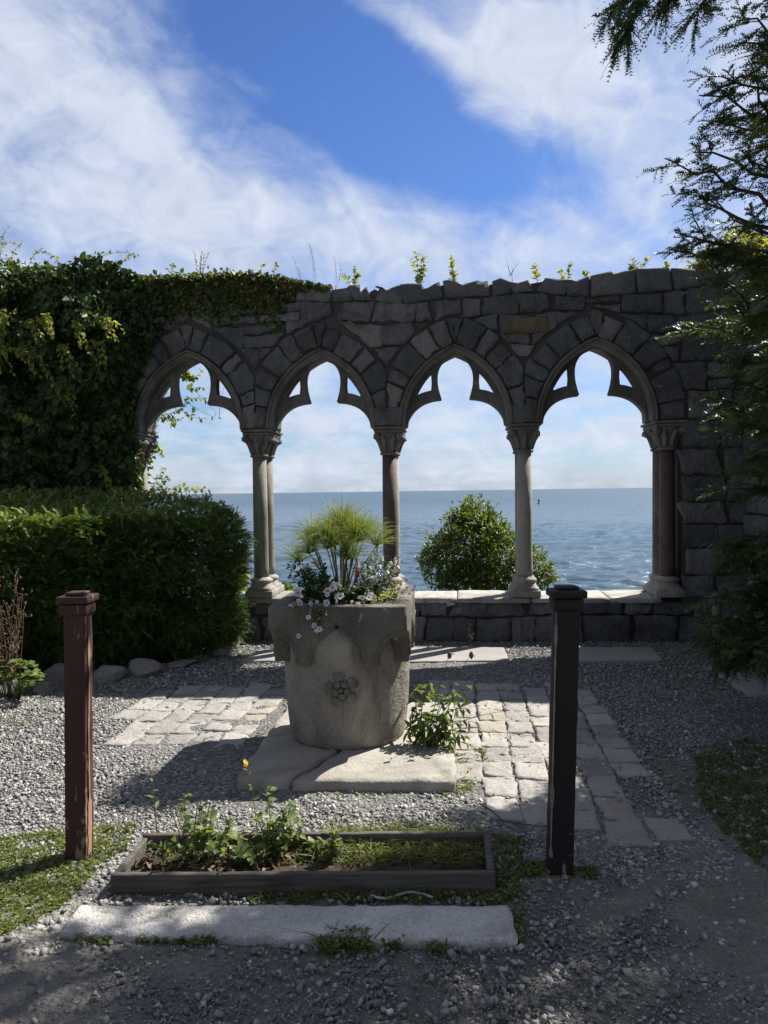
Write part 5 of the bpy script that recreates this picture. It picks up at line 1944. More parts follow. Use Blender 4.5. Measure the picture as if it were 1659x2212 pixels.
# ------------------------------------------------------------------ unseen leafy tree, added beyond the right edge to shade the path
def shade_tree():
    TX, TY = 6.2, 5.6
    t = thing('unseen_shade_tree', 'unseen leafy tree added outside the right edge, its crown shaped to shade the path', 'tree', (TX, TY, 0))
    n = 23000
    gx = RNG.uniform(-2.6, 4.6, n)
    gy = RNG.uniform(0.6, 6.2, n)
    px, py, f = proj(np.stack([gx, gy, 0 * gx], 1))
    k = ~inpoly(px, py, LIT) & (f > 0.3)
    k &= ~((py < 1600) & (px < 1300))
    k &= ~((py < 1455))
    for a, b, r1, r2 in DAPPLE:
        q = ((px - a) / r1) ** 2 + ((py - b) / r2) ** 2
        k &= ~((q < 1) & (RNG.uniform(0, 1, n) < 0.93))
    gx, gy = gx[k], gy[k]
    nz = np.array([mnoise.noise(Vector((a * 0.7, b * 0.7, 3))) for a, b in zip(gx, gy)])
    nz2 = np.array([mnoise.noise(Vector((a * 2.4, b * 2.4, 8))) for a, b in zip(gx, gy)])
    qx, qy, _ = proj(np.stack([gx, gy, 0 * gx], 1))
    k = (nz2 > -0.30) & ((RNG.uniform(0, 1, len(gx)) < 0.62) | ~((qy > 1945) & (qy < 2050) & (qx < 1130))) & ((RNG.uniform(0, 1, len(gx)) < 0.8) | (qy < 2050))
    gx, gy, nz = gx[k], gy[k], nz[k]
    h = 6.3 + 1.7 * nz + RNG.normal(0, 0.45, len(gx))
    P = np.stack([gx + SUNV.x * h, gy + SUNV.y * h, h], 1)  # leaves set along sun rays, so the crown takes the outline of the shade
    px, py, f = proj(P)
    k = ~((px < 1720) & (py > -70))
    P = P[k]
    m = len(P)
    L = RNG.uniform(0.08, 0.13, m)
    V, F = leafset(P, rv(m), np.array([0.4, 0.3, 0.9]) + rv(m, 0.5), L, L * 0.75, 0.15, 0.1)
    MB().add(V, F, np.repeat(RNG.uniform(0, 1, m), 6)).build('crown', L_TREE, t)
    w = MB()
    V, F = tube([(TX, TY, -0.2), (TX + 0.1, TY, 2), (TX - 0.1, TY + 0.2, 4.4), (TX, TY + 0.3, 5.6)], [0.26, 0.2, 0.16, 0.1], 10)
    w.add(V, F, 0.5)
    for q in RNG.choice(m, 26, replace=False):
        a = np.array([TX, TY + 0.2, RNG.uniform(3.6, 5.2)])
        pa = curve3(a, P[q], (0, 0, 0.2), 8)
        qx, qy, _ = proj(pa)
        if ((qx < 1700) & (qy > -50)).any():
            continue
        V, F = tube(pa, np.linspace(0.06, 0.008, 8), 5)
        w.add(V, F, 0.5)
    w.build('trunk', M_BARK, t)


shade_tree()


# ------------------------------------------------------------------ shrubs beyond the wall, on the cliff edge
def bush(name, label, cat, lobes, D, base, n, Lr, mat, wr=0.42, group=None):
    t = thing(name, label, cat, tuple(base), group)
    lv, st = MB(), MB()
    for (px, py, rx, ry) in lobes:
        c = npv(at(px, py, D))
        sx, sz = rx * D / FPX, ry * D / FPX
        m = int(n * (rx * ry) / sum(l[2] * l[3] for l in lobes))
        q = nrm(rv(m)) * (RNG.uniform(0.25, 1.0, (m, 1)) ** 0.45)
        lump = np.array([mnoise.noise(Vector(tuple(v * 2.3)) + Vector((px, py, 0)) * 0.01) for v in q])
        P = c + q * (1 + 0.35 * lump[:, None]) * np.array([sx, (sx + sz) * 0.45, sz])
        keep = lump > -0.38
        P, q, lump = P[keep], q[keep], lump[keep]
        k = len(P)
        L = RNG.uniform(Lr[0], Lr[1], k)
        V, F = leafset(P, q + rv(k, 0.5) + np.array([0, 0, 0.15]), np.array([0, -0.3, 1.0]) + rv(k, 0.5), L, L * wr, 0.25, 0.2)
        lv.add(V, F, np.repeat(np.clip(RNG.normal(0.45, 0.18, k) + 0.3 * lump, 0, 1), 6))
        b0 = npv(base)
        V, F = tube(curve3(b0 + RNG.normal(0, 0.05, 3), c + np.array([0, 0, sz * 0.5]), RNG.normal(0, 0.08, 3)), np.linspace(0.03, 0.006, 7), 5)
        st.add(V, F, 0.5)
        for j in range(10):
            e = c + nrm(rv(1))[0] * np.array([sx, sx, sz]) * 0.9
            V, F = tube(curve3(c, e, RNG.normal(0, 0.04, 3), 5), np.linspace(0.01, 0.003, 5), 4)
            st.add(V, F, 0.5)
    if n > 300:
        b0 = npv(base)
        for k in range(int(n / 130)):
            px, py, rx, ry = lobes[RNG.integers(0, len(lobes))]
            cc = npv(at(px, py, D))
            dr = nrm(RNG.normal(0, 1, 3) + np.array([0, -0.2, 0.55]))
            r_ = np.array([rx, (rx + ry) / 2, ry]) * D / FPX
            leafy(st, lv, cc + dr * r_ * 0.5, cc + dr * r_ * RNG.uniform(1.1, 1.45), 16, Lr[1] * 0.9, Lr[1] * 0.9 * wr, (0, 0, 0.02), 0.004, 0.1, 0.1, 0.8, (0.6, 0.2))
    st.build('stems', M_BARK, t)
    lv.build('foliage', mat, t)
    return t


bush('cliff_shrub', 'rounded green shrub growing beyond the wall in front of the sea', 'shrub',
     [(1020, 1180, 80, 90), (1018, 1115, 24, 34), (1052, 1120, 15, 30), (960, 1215, 52, 60), (1080, 1215, 72, 75), (1030, 1255, 100, 50), (1140, 1230, 45, 50), (935, 1205, 36, 14), (1180, 1240, 22, 22), (1060, 1160, 40, 40), (990, 1140, 24, 30)], 11.0, (1.4, 11.0, -0.4), 9500, (0.05, 0.095), L_BUSH)
bush('wall_shrub', 'small yellow green shrub between the hedge end and the leftmost full column', 'shrub', [(505, 1240, 24, 26), (520, 1268, 14, 14), (495, 1215, 18, 12)], 9.2, (-1.85, 9.2, 0), 420, (0.06, 0.10), L_VINE, 0.6)
bush('wall_shrub', 'tiny yellow green plant poking over the sill beside the double column base', 'shrub', [(613, 1278, 20, 12)], 9.1, (-1.2, 9.1, 0), 110, (0.07, 0.11), L_VINE, 0.6)
bush('wall_shrub', 'yellowish leafy shrub rising behind the wall top next to the yew', 'shrub', [(1540, 565, 36, 22), (1600, 535, 38, 40), (1505, 577, 20, 10), (1640, 560, 50, 40)], 8.8, (4.2, 8.9, 2.5), 1500, (0.05, 0.09), L_SEED, 0.5)


# seedlings along the broken wall top
def seedling(px, py0, py1, label, kind, n=1, spread=14):
    u, z = wl(px, py0, 0.25)
    t = thing('wall_seedling', label, 'seedling', tuple(wp(u, 0.25, z)), 'seedlings rooted in the wall top')
    st, lv = MB(), MB()
    for k in range(n):
        ub, zb = wl(px + RNG.normal(0, spread), py1 + abs(RNG.normal(0, 9)) * (k > 0), 0.25)
        a = wp(u + RNG.normal(0, 0.015), 0.25, z - 0.05)
        b = wp(ub, 0.25 + RNG.normal(0, 0.05), zb)
        if kind == 'leafy':
            leafy(st, lv, a, b, 15, 0.07, 0.045, (0, 0, 0.02), 0.003, 0.2, 0.0, 0.8, (0.5, 0.25))
        elif kind == 'grey':
            leafy(st, lv, a, b, 24, 0.045, 0.012, (0, 0, 0), 0.0025, 0.15, -0.3, 0.6, (0.5, 0.25))
        elif kind == 'dry':
            leafy(st, lv, a, b, 18, 0.026, 0.008, (0.02, 0, 0), 0.002, 0.35, -0.1, 0.5, (0.5, 0.25))
        else:
            leafy(st, lv, a, b, 0, 0.03, 0.01, (0.01, 0, 0), 0.002)
            for j in range(2):
                e = npv(a) * 0.4 + npv(b) * 0.6
                leafy(st, lv, e, e + RNG.normal(0, 0.06, 3) + np.array([0, 0, 0.06]), 0, 0.02, 0.01)
    st.build('stem', M_DRYSTEM if kind in ('dry', 'bare') else M_STEM, t)
    if lv.n:
        lv.build('leaves', {'leafy': L_SEED, 'grey': L_GREY, 'dry': L_DRY}[kind], t)


for a in [(430, 604, 540, 'pale grey green spiky plant on the creeper topped wall at left', 'grey', 5, 14),
          (645, 612, 560, 'short brown spike on the wall top at the end of the creeper', 'dry', 2, 4),
          (680, 612, 528, 'tallest dry brown spike on the wall top leaning left', 'dry', 2, 10),
          (724, 618, 554, 'thin dry stalk on the wall top just left of the broken gap', 'dry', 2, 8),
          (765, 615, 580, 'low green weed with thin stalks beside the notch in the wall top', 'leafy', 3, 14),
          (906, 616, 550, 'bushiest yellow green seedling on the middle of the wall top', 'leafy', 6, 17),
          (980, 614, 552, 'narrow upright yellow green seedling on the wall top right of the bushiest one', 'leafy', 3, 6),
          (1106, 612, 570, 'bare forked dry twig on the wall top', 'bare', 2, 8),
          (1162, 606, 572, 'small arching seedling on the wall top left of a taller leaning one', 'leafy', 2, 12),
          (1226, 606, 564, 'leaning seedling with yellow leaves on the wall top over the fourth arch', 'leafy', 2, 8),
          (1266, 598, 585, 'tiny seedling at the foot of the raised wall corner', 'leafy', 1, 4),
          (1372, 584, 556, 'arching leafy seedling on the raised right part of the wall top', 'leafy', 4, 18),
          (1438, 580, 568, 'smallest seedling near the yew on the raised wall top', 'leafy', 1, 5)]:
    seedling(*a)


# ------------------------------------------------------------------ what grows in the well head
def pot_plants():
    zr = 0.90
    pot = lambda px, py, Y: npv(at(px, py, Y))
    # papyrus
    t = thing('papyrus', 'tufted papyrus with fine mop heads in the middle of the well head', 'papyrus', tuple(WC + Vector((-0.03, 0, zr))))
    st, ry = MB(), MB()
    for k in range(34):
        an = RNG.uniform(0, 2 * np.pi)
        rb = RNG.uniform(0, 0.06)
        rt = RNG.uniform(0.03, 0.28) if k > 5 else RNG.uniform(0, 0.08)
        b = npv(WC) + np.array([-0.03 + rb * math.cos(an), rb * math.sin(an), zr - 0.03])
        top = npv(WC) + np.array([-0.035 + rt * math.cos(an) * 1.05, rt * math.sin(an), 1.365 - 0.55 * rt + RNG.normal(0, 0.035)])
        pa = curve3(b, top, (0, 0, 0.02), 7)
        V, F = tube(pa, np.linspace(0.0052, 0.003, 7), 5)
        st.add(V, F, RNG.uniform(0, 1))
        m = 120
        ph = RNG.uniform(0, 2 * np.pi, m)
        el = RNG.uniform(0.15, 1.45, m)
        D = np.stack([np.cos(ph) * np.cos(el), np.sin(ph) * np.cos(el), np.sin(el)], 1) + nrm(top - b) * 0.35
        L = RNG.uniform(0.17, 0.31, m)
        bend = np.array([0.05, 0, -0.52]) * RNG.uniform(0.5, 1.25, (m, 1)) + rv(m, 0.1)
        V, F = blades(np.repeat(top[None], m, 0), nrm(D), bend, L, 0.0024, 4)
        ry.add(V, F, np.tile(np.repeat(np.linspace(0.15, 0.95, 5), 2), m) + np.repeat(RNG.normal(0, 0.14, m), 10))
    st.build('stems', M_PSTEM, t)
    ry.build('mop_heads', L_PAP, t)

    # dark bushy petunias round the rim
    t = thing('petunia', 'dark leafy petunias with white and lilac flowers spilling over the front rim', 'petunia', tuple(WC + Vector((-0.1, -0.2, zr))))
    st, lv = MB(), MB()
    for k in range(46):
        an = RNG.uniform(math.pi * 0.72, math.pi * 1.85)
        r0, r1 = RNG.uniform(0.08, 0.26), RNG.uniform(0.18, 0.37)
        a = wy(r0 * math.cos(an), r0 * math.sin(an), zr - 0.02)
        zt = zr + RNG.uniform(0.02, 0.15) + (0.11 if math.cos(an) < -0.45 else 0)
        leafy(st, lv, a, wy(r1 * math.cos(an) * 1.02, r1 * math.sin(an), zt), 20, 0.052, 0.030, (0, 0, 0.05), 0.0025, 0.1, 0.1, 0.9, (0.42, 0.2))
    for px, py, Y in ((640, 1180, 4.8), (655, 1200, 4.75), (668, 1165, 4.8), (630, 1240, 4.7), (645, 1225, 4.7), (690, 1230, 4.65), (620, 1270, 4.65), (600, 1290, 4.62)):
        leafy(st, lv, WC + Vector((-0.24, -0.05, zr)), pot(px + 25, py + 40, Y), 26, 0.04, 0.015, (0, 0, 0.03), 0.0025, 0.2, 0.0, 0.8, (0.45, 0.2))
    for a, b in (((690, 1312), (693, 1352)), ((676, 1312), (680, 1362)), ((662, 1312), (666, 1338)), ((640, 1305), (648, 1378)), ((700, 1312), (702, 1340)), ((685, 1312), (688, 1345))):
        leafy(st, lv, pot(a[0], a[1] - 8, 4.50), pot(b[0], b[1], 4.43), 13, 0.034, 0.018, (0, -0.012, 0.01), 0.0022, 0.1, 0.3, 0.7, (0.55, 0.2))
    st.build('stems', M_STEM, t)
    lv.build('foliage', L_POT, t)
    for px, py, Y, r, lil in [(643, 1281, 4.58, .026, 1), (682, 1268, 4.6, .014, 1), (708, 1276, 4.55, .026, 0), (719, 1268, 4.55, .029, 0), (729, 1265, 4.56, .027, 0), (735, 1287, 4.52, .027, 0), (728, 1290, 4.52, .02, 0), (707, 1284, 4.53, .018, 0), (648, 1303, 4.52, .02, 1),
                              (671, 1304, 4.5, .017, 1), (645, 1298, 4.53, .018, 1), (705, 1302, 4.5, .023, 0), (727, 1300, 4.5, .012, 0), (784, 1291, 4.52, .018, 0), (797, 1291, 4.5, .02, 0), (801, 1285, 4.52, .024, 0), (776, 1290, 4.52, .012, 0), (627, 1312, 4.5, .022, 1), (774, 1306, 4.47, .018, 0),
                              (666, 1333, 4.42, .017, 0), (678, 1351, 4.41, .019, 1), (684, 1362, 4.41, .016, 0), (690, 1359, 4.41, .02, 0), (645, 1374, 4.42, .016, 1), (685, 1300, 4.48, .013, 1), (760, 1300, 4.49, .012, 0)]:
        f = MB()
        flower(f, pot(px, py, Y), (RNG.normal(0, 0.35), -1, RNG.uniform(0.1, 0.9)), r)
        f.build('flower', P_LILAC if lil else P_WHITE, t)

    # white spires on the right
    t = thing('white_angelonia', 'bushy plant with upright cream white flower spikes right of the papyrus', 'flower plant', tuple(WC + Vector((0.15, 0, zr))))
    st, lv, fl = MB(), MB(), MB()
    for px, py, Y in [(818, 1172, 4.9), (806, 1200, 4.85), (770, 1205, 4.8), (784, 1215, 4.75), (830, 1200, 4.85), (845, 1215, 4.75), (856, 1205, 4.85), (838, 1235, 4.7), (822, 1222, 4.7), (800, 1225, 4.75), (815, 1250, 4.7), (860, 1225, 4.8), (790, 1240, 4.72)]:
        tip = pot(px, py, Y)
        base = npv(WC) + np.array([0.12 + RNG.normal(0, 0.04), -0.05 + RNG.normal(0, 0.04), zr - 0.02])
        leafy(st, lv, base, tip, 30, 0.06, 0.016, (0, 0, 0.02), 0.003, 0.05, 0.0, 0.8, (0.4, 0.2))
        pa = curve3(base, tip, (0, 0, 0.02), 12)
        for q in range(22):
            s = RNG.uniform(0.62, 0.99)
            p = np.array([np.interp(s, np.linspace(0, 1, 12), pa[:, j]) for j in range(3)])
            o = nrm(np.array([RNG.normal(), RNG.normal() - 0.3, 0.1]))
            flower(fl, p + o * 0.014 * (1.3 - s), o + np.array([0, 0, 0.3]), 0.0125, 5, 0.2, 0.15)
    st.build('stems', M_STEM, t)
    lv.build('foliage', L_POT, t)
    fl.build('blossoms', P_ANGEL, t)
    # violet fan flowers at the right corner, with a yellowish trailing plant
    t = thing('fan_flower', 'yellow green trailing plant with small violet flowers at the right corner of the rim', 'flower plant', tuple(WC + Vector((0.3, -0.2, zr))))
    st, lv = MB(), MB()
    for px, py, Y in [(890, 1262, 4.75), (880, 1275, 4.65), (868, 1258, 4.7), (895, 1280, 4.7), (860, 1285, 4.6), (845, 1292, 4.56), (825, 1300, 4.52), (805, 1302, 4.5), (785, 1304, 4.49), (870, 1292, 4.62), (760, 1308, 4.48), (835, 1290, 4.55)]:
        leafy(st, lv, WC + Vector((0.22, -0.12, zr - 0.01)), pot(px, py, Y), 15, 0.04, 0.017, (0, 0, 0.04), 0.002, 0.3, 0.0, 0.8, (0.9, 0.2))
    st.build('stems', M_STEM, t)
    lv.build('foliage', L_BED, t)
    for px, py, Y in [(888, 1258, 4.74), (878, 1270, 4.66), (866, 1262, 4.7), (862, 1272, 4.66), (893, 1274, 4.72), (884, 1283, 4.66), (870, 1280, 4.62), (878, 1253, 4.72), (895, 1266, 4.74)]:
        f = MB()
        flower(f, pot(px, py, Y), (RNG.normal(0, 0.4), -0.8, RNG.uniform(0.3, 1)), 0.015, 7, 0.1, 0.4)
        f.build('flower', P_DAISY, t)
    # little red and white plant tag among the stems
    V, F = bbox_bm(0.022, 0.003, 0.10, 0.001, 1)
    o = MB().add(place(V, tuple(pot(770, 1242, 4.78)), 0.3, 0, 0.12), F, 0.5).build('plant_tag', plainmat('red_plastic', (0.65, 0.06, 0.06), 0.4), base=tuple(pot(770, 1258, 4.78)))
    tag(o, 'small red plastic plant tag stuck among the papyrus stems', 'plant tag')


M_PSTEM = plainmat('papyrus_stem', (0.10, 0.10, 0.035), 0.6)
pot_plants()


# ------------------------------------------------------------------ weeds and border plants
def weed():
    base = npv(wy(0.50, -0.18, SLABZ))
    t = thing('tall_weed', 'tall weed with drooping lance shaped leaves at the right foot of the well head', 'weed', tuple(base))
    st, lv, hd = MB(), MB(), MB()
    g = lambda px, py, Y=4.65: npv(at(px, py, Y))
    for px, py, Y, n, L in [(905, 1478, 4.72, 16, .10), (893, 1540, 4.60, 14, .10), (930, 1475, 4.7, 15, .11), (950, 1500, 4.6, 14, .11), (985, 1490, 4.65, 13, .11), (1005, 1530, 4.55, 14, .11), (1015, 1480, 4.7, 9, .11), (960, 1545, 4.5, 14, .11), (1000, 1590, 4.5, 14, .11),
                           (1025, 1560, 4.65, 10, .10), (880, 1585, 4.52, 12, .09), (920, 1570, 4.5, 14, .10), (940, 1600, 4.48, 12, .09), (975, 1615, 4.45, 12, .09), (900, 1610, 4.48, 10, .09), (1035, 1620, 4.5, 5, .08)]:
        leafy(st, lv, base + np.array([RNG.normal(0, .03), RNG.normal(0, .03), -0.01]), g(px, py, Y), n, L * 1.1, L * 0.34, (RNG.normal(0, .03), 0, 0.06), 0.0042, 0.2, 0.55, 0.8, (0.5, 0.22), 0.35)
    for px, py, head in ((971, 1412, 1), (1018, 1412, 2), (1100, 1535, 0), (1150, 1590, 0), (1075, 1632, 0)):
        leafy(st, lv, base + np.array([RNG.normal(0, .03), 0, 0.03]), g(px, py, 4.62), 4, 0.06, 0.014, (0, 0, 0.03), 0.003, 0.4, 0.4, 0.7, (0.6, 0.2), 0.3, 0.1)
        if head:
            bm = bmesh.new()
            bmesh.ops.create_icosphere(bm, subdivisions=2, radius=1)
            V, F = bm_vf(bm)
            hd.add(V * np.array([0.014, 0.012, 0.022]) * (1 + RNG.normal(0, 0.1, (len(V), 1))) + g(px, py + 4, 4.62), F, 0.5)
    st.build('stems', plainmat('purple_stem', (0.10, 0.05, 0.04), 0.6), t)
    lv.build('leaves', L_WEED, t)
    hd.build('clumps', L_DRY, t)


weed()


def bed_plants():
    g = lambda px, py, z=0.03: npv(gp(px, py, z))
    for (bx, by), tips, lab in (((440, 1862), [(380, 1772), (395, 1745), (415, 1732), (440, 1730), (465, 1738), (485, 1745), (495, 1765), (470, 1775), (430, 1780), (400, 1795), (365, 1800), (345, 1820), (480, 1800), (450, 1760), (420, 1760), (340, 1850), (380, 1830), (505, 1800), (470, 1830), (430, 1820)],
                                 'bushy green herb on the left of the raised bed with reddish dead spikes'),
                                ((595, 1850), [(552, 1760), (560, 1720), (580, 1712), (600, 1735), (622, 1730), (640, 1745), (655, 1735), (660, 1760), (630, 1775), (610, 1770), (580, 1765), (565, 1790), (545, 1800), (640, 1800), (600, 1800), (570, 1840), (625, 1840), (590, 1820)],
                                 'looser green herb in the middle of the raised bed'),
                                ((520, 1872), [(500, 1850), (520, 1838), (545, 1845), (490, 1862), (555, 1862), (530, 1855), (475, 1850), (505, 1830)], 'low sprawling herb between the two taller ones in the raised bed'),
                                ((690, 1865), [(670, 1830), (700, 1815), (720, 1822), (740, 1840), (660, 1850), (710, 1800), (735, 1790)], 'low leafy herb among the grass right of the middle of the raised bed')):
        b = g(bx, by)
        t = thing('herb', lab, 'herb', tuple(b))
        st, lv, sp = MB(), MB(), MB()
        for px, py in tips:
            px, py = px + RNG.normal(0, 12), py + RNG.normal(6, 12)
            Y = b[1] + RNG.normal(0.02, 0.07)
            e = npv(at(px, py, Y))
            e[2] = max(e[2], 0.06)
            leafy(st, lv, b + RNG.normal(0, 0.02, 3) * np.array([2.0, 1, 0]), e, int(RNG.integers(6, 16)), RNG.uniform(0.035, 0.06), 0.042, (RNG.normal(0, 0.02), 0, 0.03), 0.0025, 0.35, 0.0, 0.9, (0.5, 0.22), 0.15)
        if bx < 500:
            for px, py, qx, qy in ((358, 1716, 395, 1820), (398, 1718, 402, 1810), (437, 1700, 425, 1810), (428, 1716, 420, 1800), (372, 1730, 400, 1815), (460, 1706, 440, 1800)):
                a = npv(at(qx, qy, b[1]))
                leafy(sp, sp, a, npv(at(px, py, b[1])), 12, 0.012, 0.005, (0, 0, 0), 0.003, 0.4, -0.5, 0.3, (0.2, 0.15), 0.0)
            sp.build('dead_spikes', M_DRYSTEM, t)
        st.build('stems', M_STEM, t)
        lv.build('leaves', L_BED, t)
    # tall thin stalks
    def stalk(px0, py0, px1, py1, lab, head=None, leaves=4):
        b = g(px0, py0)
        t = thing('wild_stalk', lab, 'weed', tuple(b))
        st, lv = MB(), MB()
        e = npv(at(px1, py1, b[1]))
        leafy(st, lv, b, e, leaves, 0.05, 0.022, (0.005, 0, 0), 0.0028, 0.35, 0.1, 0.8, (0.6, 0.2), 0.2, 0.1)
        st.build('stem', M_DRYSTEM, t)
        if lv.n:
            lv.build('leaves', L_BED, t)
        if head:
            f = MB()
            for q in range(5):
                flower(f, e + RNG.normal(0, 0.006, 3), (RNG.normal(0, .5), -0.5, 1), 0.010, 5, 0.1, 0.2)
            f.build('flower', P_YELLOW, t)
    stalk(339, 1806, 322, 1645, 'single tall thin dark stalk rising at the left end of the raised bed', None, 6)
    stalk(556, 1800, 532, 1645, 'thin stalk with one yellow flower in front of the cracked slab', True, 9)
    stalk(705, 1830, 720, 1765, 'short leafy weed right of the middle herb in the raised bed', None, 12)
    stalk(690, 1880, 745, 1745, 'thin bent stalk leaning right out of the raised bed', None, 5)
    # litter of dry leaves on the soil
    m = 90
    px = RNG.normal(470, 110, m)
    py = RNG.uniform(1835, 1880, m)
    P = np.array([g(np.clip(a, 320, 980), b, 0.05) for a, b in zip(px, py)])
    L = RNG.uniform(0.02, 0.045, m)
    V, F = leafset(P, rv(m) * np.array([1, 1, 0.4]), np.array([0, 0, 1.0]) + rv(m, 0.5), L, L * 0.55, 0.4, 0.3)
    o = MB().add(V, F, np.repeat(RNG.uniform(0, 1, m), 6)).build('fallen_leaves', L_DRY, base=tuple(P.mean(0)))
    tag(o, 'dry brown leaf litter on the soil of the raised bed', 'leaves', kind='stuff')


bed_plants()


def border_plants():
    # dried seed stalks by the hedge
    b = npv(gp(14, 1512))
    t = thing('dried_flower_stalks', 'dried brown seed stalks standing at the left edge in front of the hedge', 'dead plant', tuple(b))
    st, hd = MB(), MB()
    for k in range(13):
        px, py = RNG.uniform(-25, 58), RNG.uniform(1222, 1330)
        e = npv(at(px, py, b[1] + RNG.normal(0, 0.08)))
        leafy(st, hd, b + RNG.normal(0, 0.03, 3) * np.array([1, 1, 0]), e, 0, 0.03, 0.01, (RNG.normal(0, 0.03), 0, 0), 0.004)
        pa = curve3(b, e, (0, 0, 0), 10)
        for q in range(9):
            s = RNG.uniform(0.35, 1.0) if q else 1.0
            p = pa[0] * (1 - s) + pa[-1] * s
            d = RNG.normal(0, 0.04, 3) + np.array([0, 0, 0.03])
            V, F = tube(curve3(p, p + d, (0, 0, 0), 3), 0.0018, 3)
            st.add(V, F, 0.5)
            bm = bmesh.new()
            bmesh.ops.create_icosphere(bm, subdivisions=1, radius=0.010)
            V, F = bm_vf(bm)
            hd.add(V * np.array([0.8, 0.8, 1.4]) + p + d, F, RNG.uniform(0, 0.6))
        m = 6
        L = RNG.uniform(0.03, 0.06, m)
        P = pa[RNG.integers(2, 7, m)] + RNG.normal(0, 0.02, (m, 3))
        V, F = leafset(P, np.array([0, 0, -0.8]) + rv(m, 0.5), rv(m), L, L * 0.4, 0.5, 0.4)
        hd.add(V, F, np.repeat(RNG.uniform(0.1, 0.6, m), 6))
    st.build('stems', M_DRYSTEM, t)
    hd.build('clumps', L_DRY, t)
    b = npv(gp(40, 1515))
    t = thing('strawberry_plant', 'low clump of bright round leaves on the stones at the left edge', 'plant', tuple(b))
    st, lv = MB(), MB()
    for k in range(44):
        px, py = RNG.uniform(-15, 86), RNG.uniform(1418, 1478)
        e = npv(at(px, py, b[1] + RNG.uniform(-0.12, 0.2)))
        V, F = tube(curve3(b, e, (0, 0, 0.04), 5), 0.002, 3)
        st.add(V, F, 0.5)
        m = 3
        an = np.arange(3) * 2.1 + RNG.uniform(0, 6)
        D = np.stack([np.cos(an), np.sin(an), RNG.normal(0, 0.2, 3)], 1)
        L = np.full(3, RNG.uniform(0.045, 0.06))
        V, F = leafset(np.repeat(e[None], 3, 0), D, np.array([0, -0.2, 1.0]) + rv(3, 0.15), L, L * 0.9, 0.15, 0.1)
        lv.add(V, F, np.repeat(RNG.normal(0.6, 0.2, 3), 6))
    st.build('stems', M_STEM, t)
    lv.build('leaves', L_BUSH, t)
    # withered weed against the low wall
    b = npv(gp(1010, 1396))
    t = thing('withered_weed', 'withered brown weed against the low wall right of the well head', 'dead plant', tuple(b))
    st, lv = MB(), MB()
    for k in range(6):
        e = npv(at(1012 + RNG.normal(0, 12), RNG.uniform(1335, 1375), b[1] - 0.02))
        leafy(st, lv, b, e, 12, 0.028, 0.016, (0, 0, 0), 0.002, 0.3, 0.4, 0.7, (0.4, 0.2))
    st.build('stems', M_DRYSTEM, t)
    lv.build('leaves', L_DRY, t)


border_plants()


# ------------------------------------------------------------------ grass and ground cover
def grass(polys, label, mat, name='grass'):
    mb = MB()
    for poly, n, L, w, tn in polys:
        xs = [p[0] for p in poly]
        ys = [p[1] for p in poly]
        x = RNG.uniform(min(xs), max(xs), n * 2)
        y = RNG.uniform(min(ys), max(ys), n * 2)
        k = inpoly(x, y, poly)
        nz = np.array([mnoise.noise(Vector((a * 0.03, b * 0.05, 4))) for a, b in zip(x, y)])
        k &= nz + RNG.normal(0, 0.15, len(x)) > -0.22
        x, y = x[k][:n], y[k][:n]
        P = np.array([tuple(gp(a, b, 0.0)) for a, b in zip(x, y)])
        m = len(P)
        if not m:
            continue
        D = np.array([0, 0, 1.0]) + rv(m, 0.45)
        D[:, 2] = np.abs(D[:, 2]) + 0.25
        LL = RNG.uniform(0.5, 1.25, m) * L
        bend = rv(m, 0.45) * np.array([1, 1, 0]) + np.array([0, 0, -0.45])
        V, F = blades(P, nrm(D), bend, LL, w, 3)
        mb.add(V, F, np.repeat(np.clip(RNG.normal(tn, 0.2, m), 0, 1), 8))
        # clover-like leaves low down
        q = RNG.choice(m, m // 3, replace=False)
        PP = P[q] + np.array([0, 0, 1.0]) * RNG.uniform(0.008, L * 0.5, (len(q), 1))
        LL = RNG.uniform(0.010, 0.022, len(q))
        V, F = leafset(PP, rv(len(q)) * np.array([1, 1, 0.3]), np.array([0, 0, 1.0]) + rv(len(q), 0.3), LL, LL * 0.8, 0.2, 0.1)
        mb.add(V, F, np.repeat(np.clip(RNG.normal(tn + 0.05, 0.2, len(q)), 0, 1), 6))
    V, _ = mb.data()
    c = V.mean(0)
    tag(mb.build(name, mat, base=(c[0], c[1], 0)), label, 'grass', kind='stuff')


box_ = lambda a, b, c, d: [(a, b), (c, b), (c, d), (a, d)]
grass([([(-160, 1830), (0, 1815), (80, 1802), (150, 1795), (295, 1782), (280, 1825), (215, 1880), (140, 1960), (60, 2005), (0, 2025), (-160, 2080)], 8500, 0.048, 0.0045, 0.55)], 'low green grass and clover round the maroon post', L_GRASS)
grass([([(1500, 1640), (1560, 1605), (1659, 1592), (1800, 1600), (1800, 1960), (1650, 1880), (1560, 1800), (1508, 1720)], 8000, 0.04, 0.004, 0.4)], 'thin mossy grass in the shade at the right edge', L_MOSS)
grass([(box_(985, 1640, 1022, 1712), 420, 0.03, 0.003, 0.7), ([(500, 1650), (505, 1625), (570, 1575), (590, 1570), (545, 1620), (520, 1655)], 420, 0.03, 0.003, 0.45), (box_(690, 1706, 870, 1724), 130, 0.035, 0.004, 0.6), (box_(950, 1700, 1005, 1722), 260, 0.028, 0.003, 0.7),
       (box_(490, 1405, 560, 1425), 160, 0.03, 0.003, 0.7), (box_(1020, 1620, 1050, 1645), 120, 0.025, 0.003, 0.6), (box_(15, 1545, 60, 1570), 120, 0.025, 0.003, 0.6), (box_(205, 1482, 250, 1500), 60, 0.03, 0.003, 0.6)], 'small mossy tufts along the edges of the cracked slab and paving', L_GRASS)
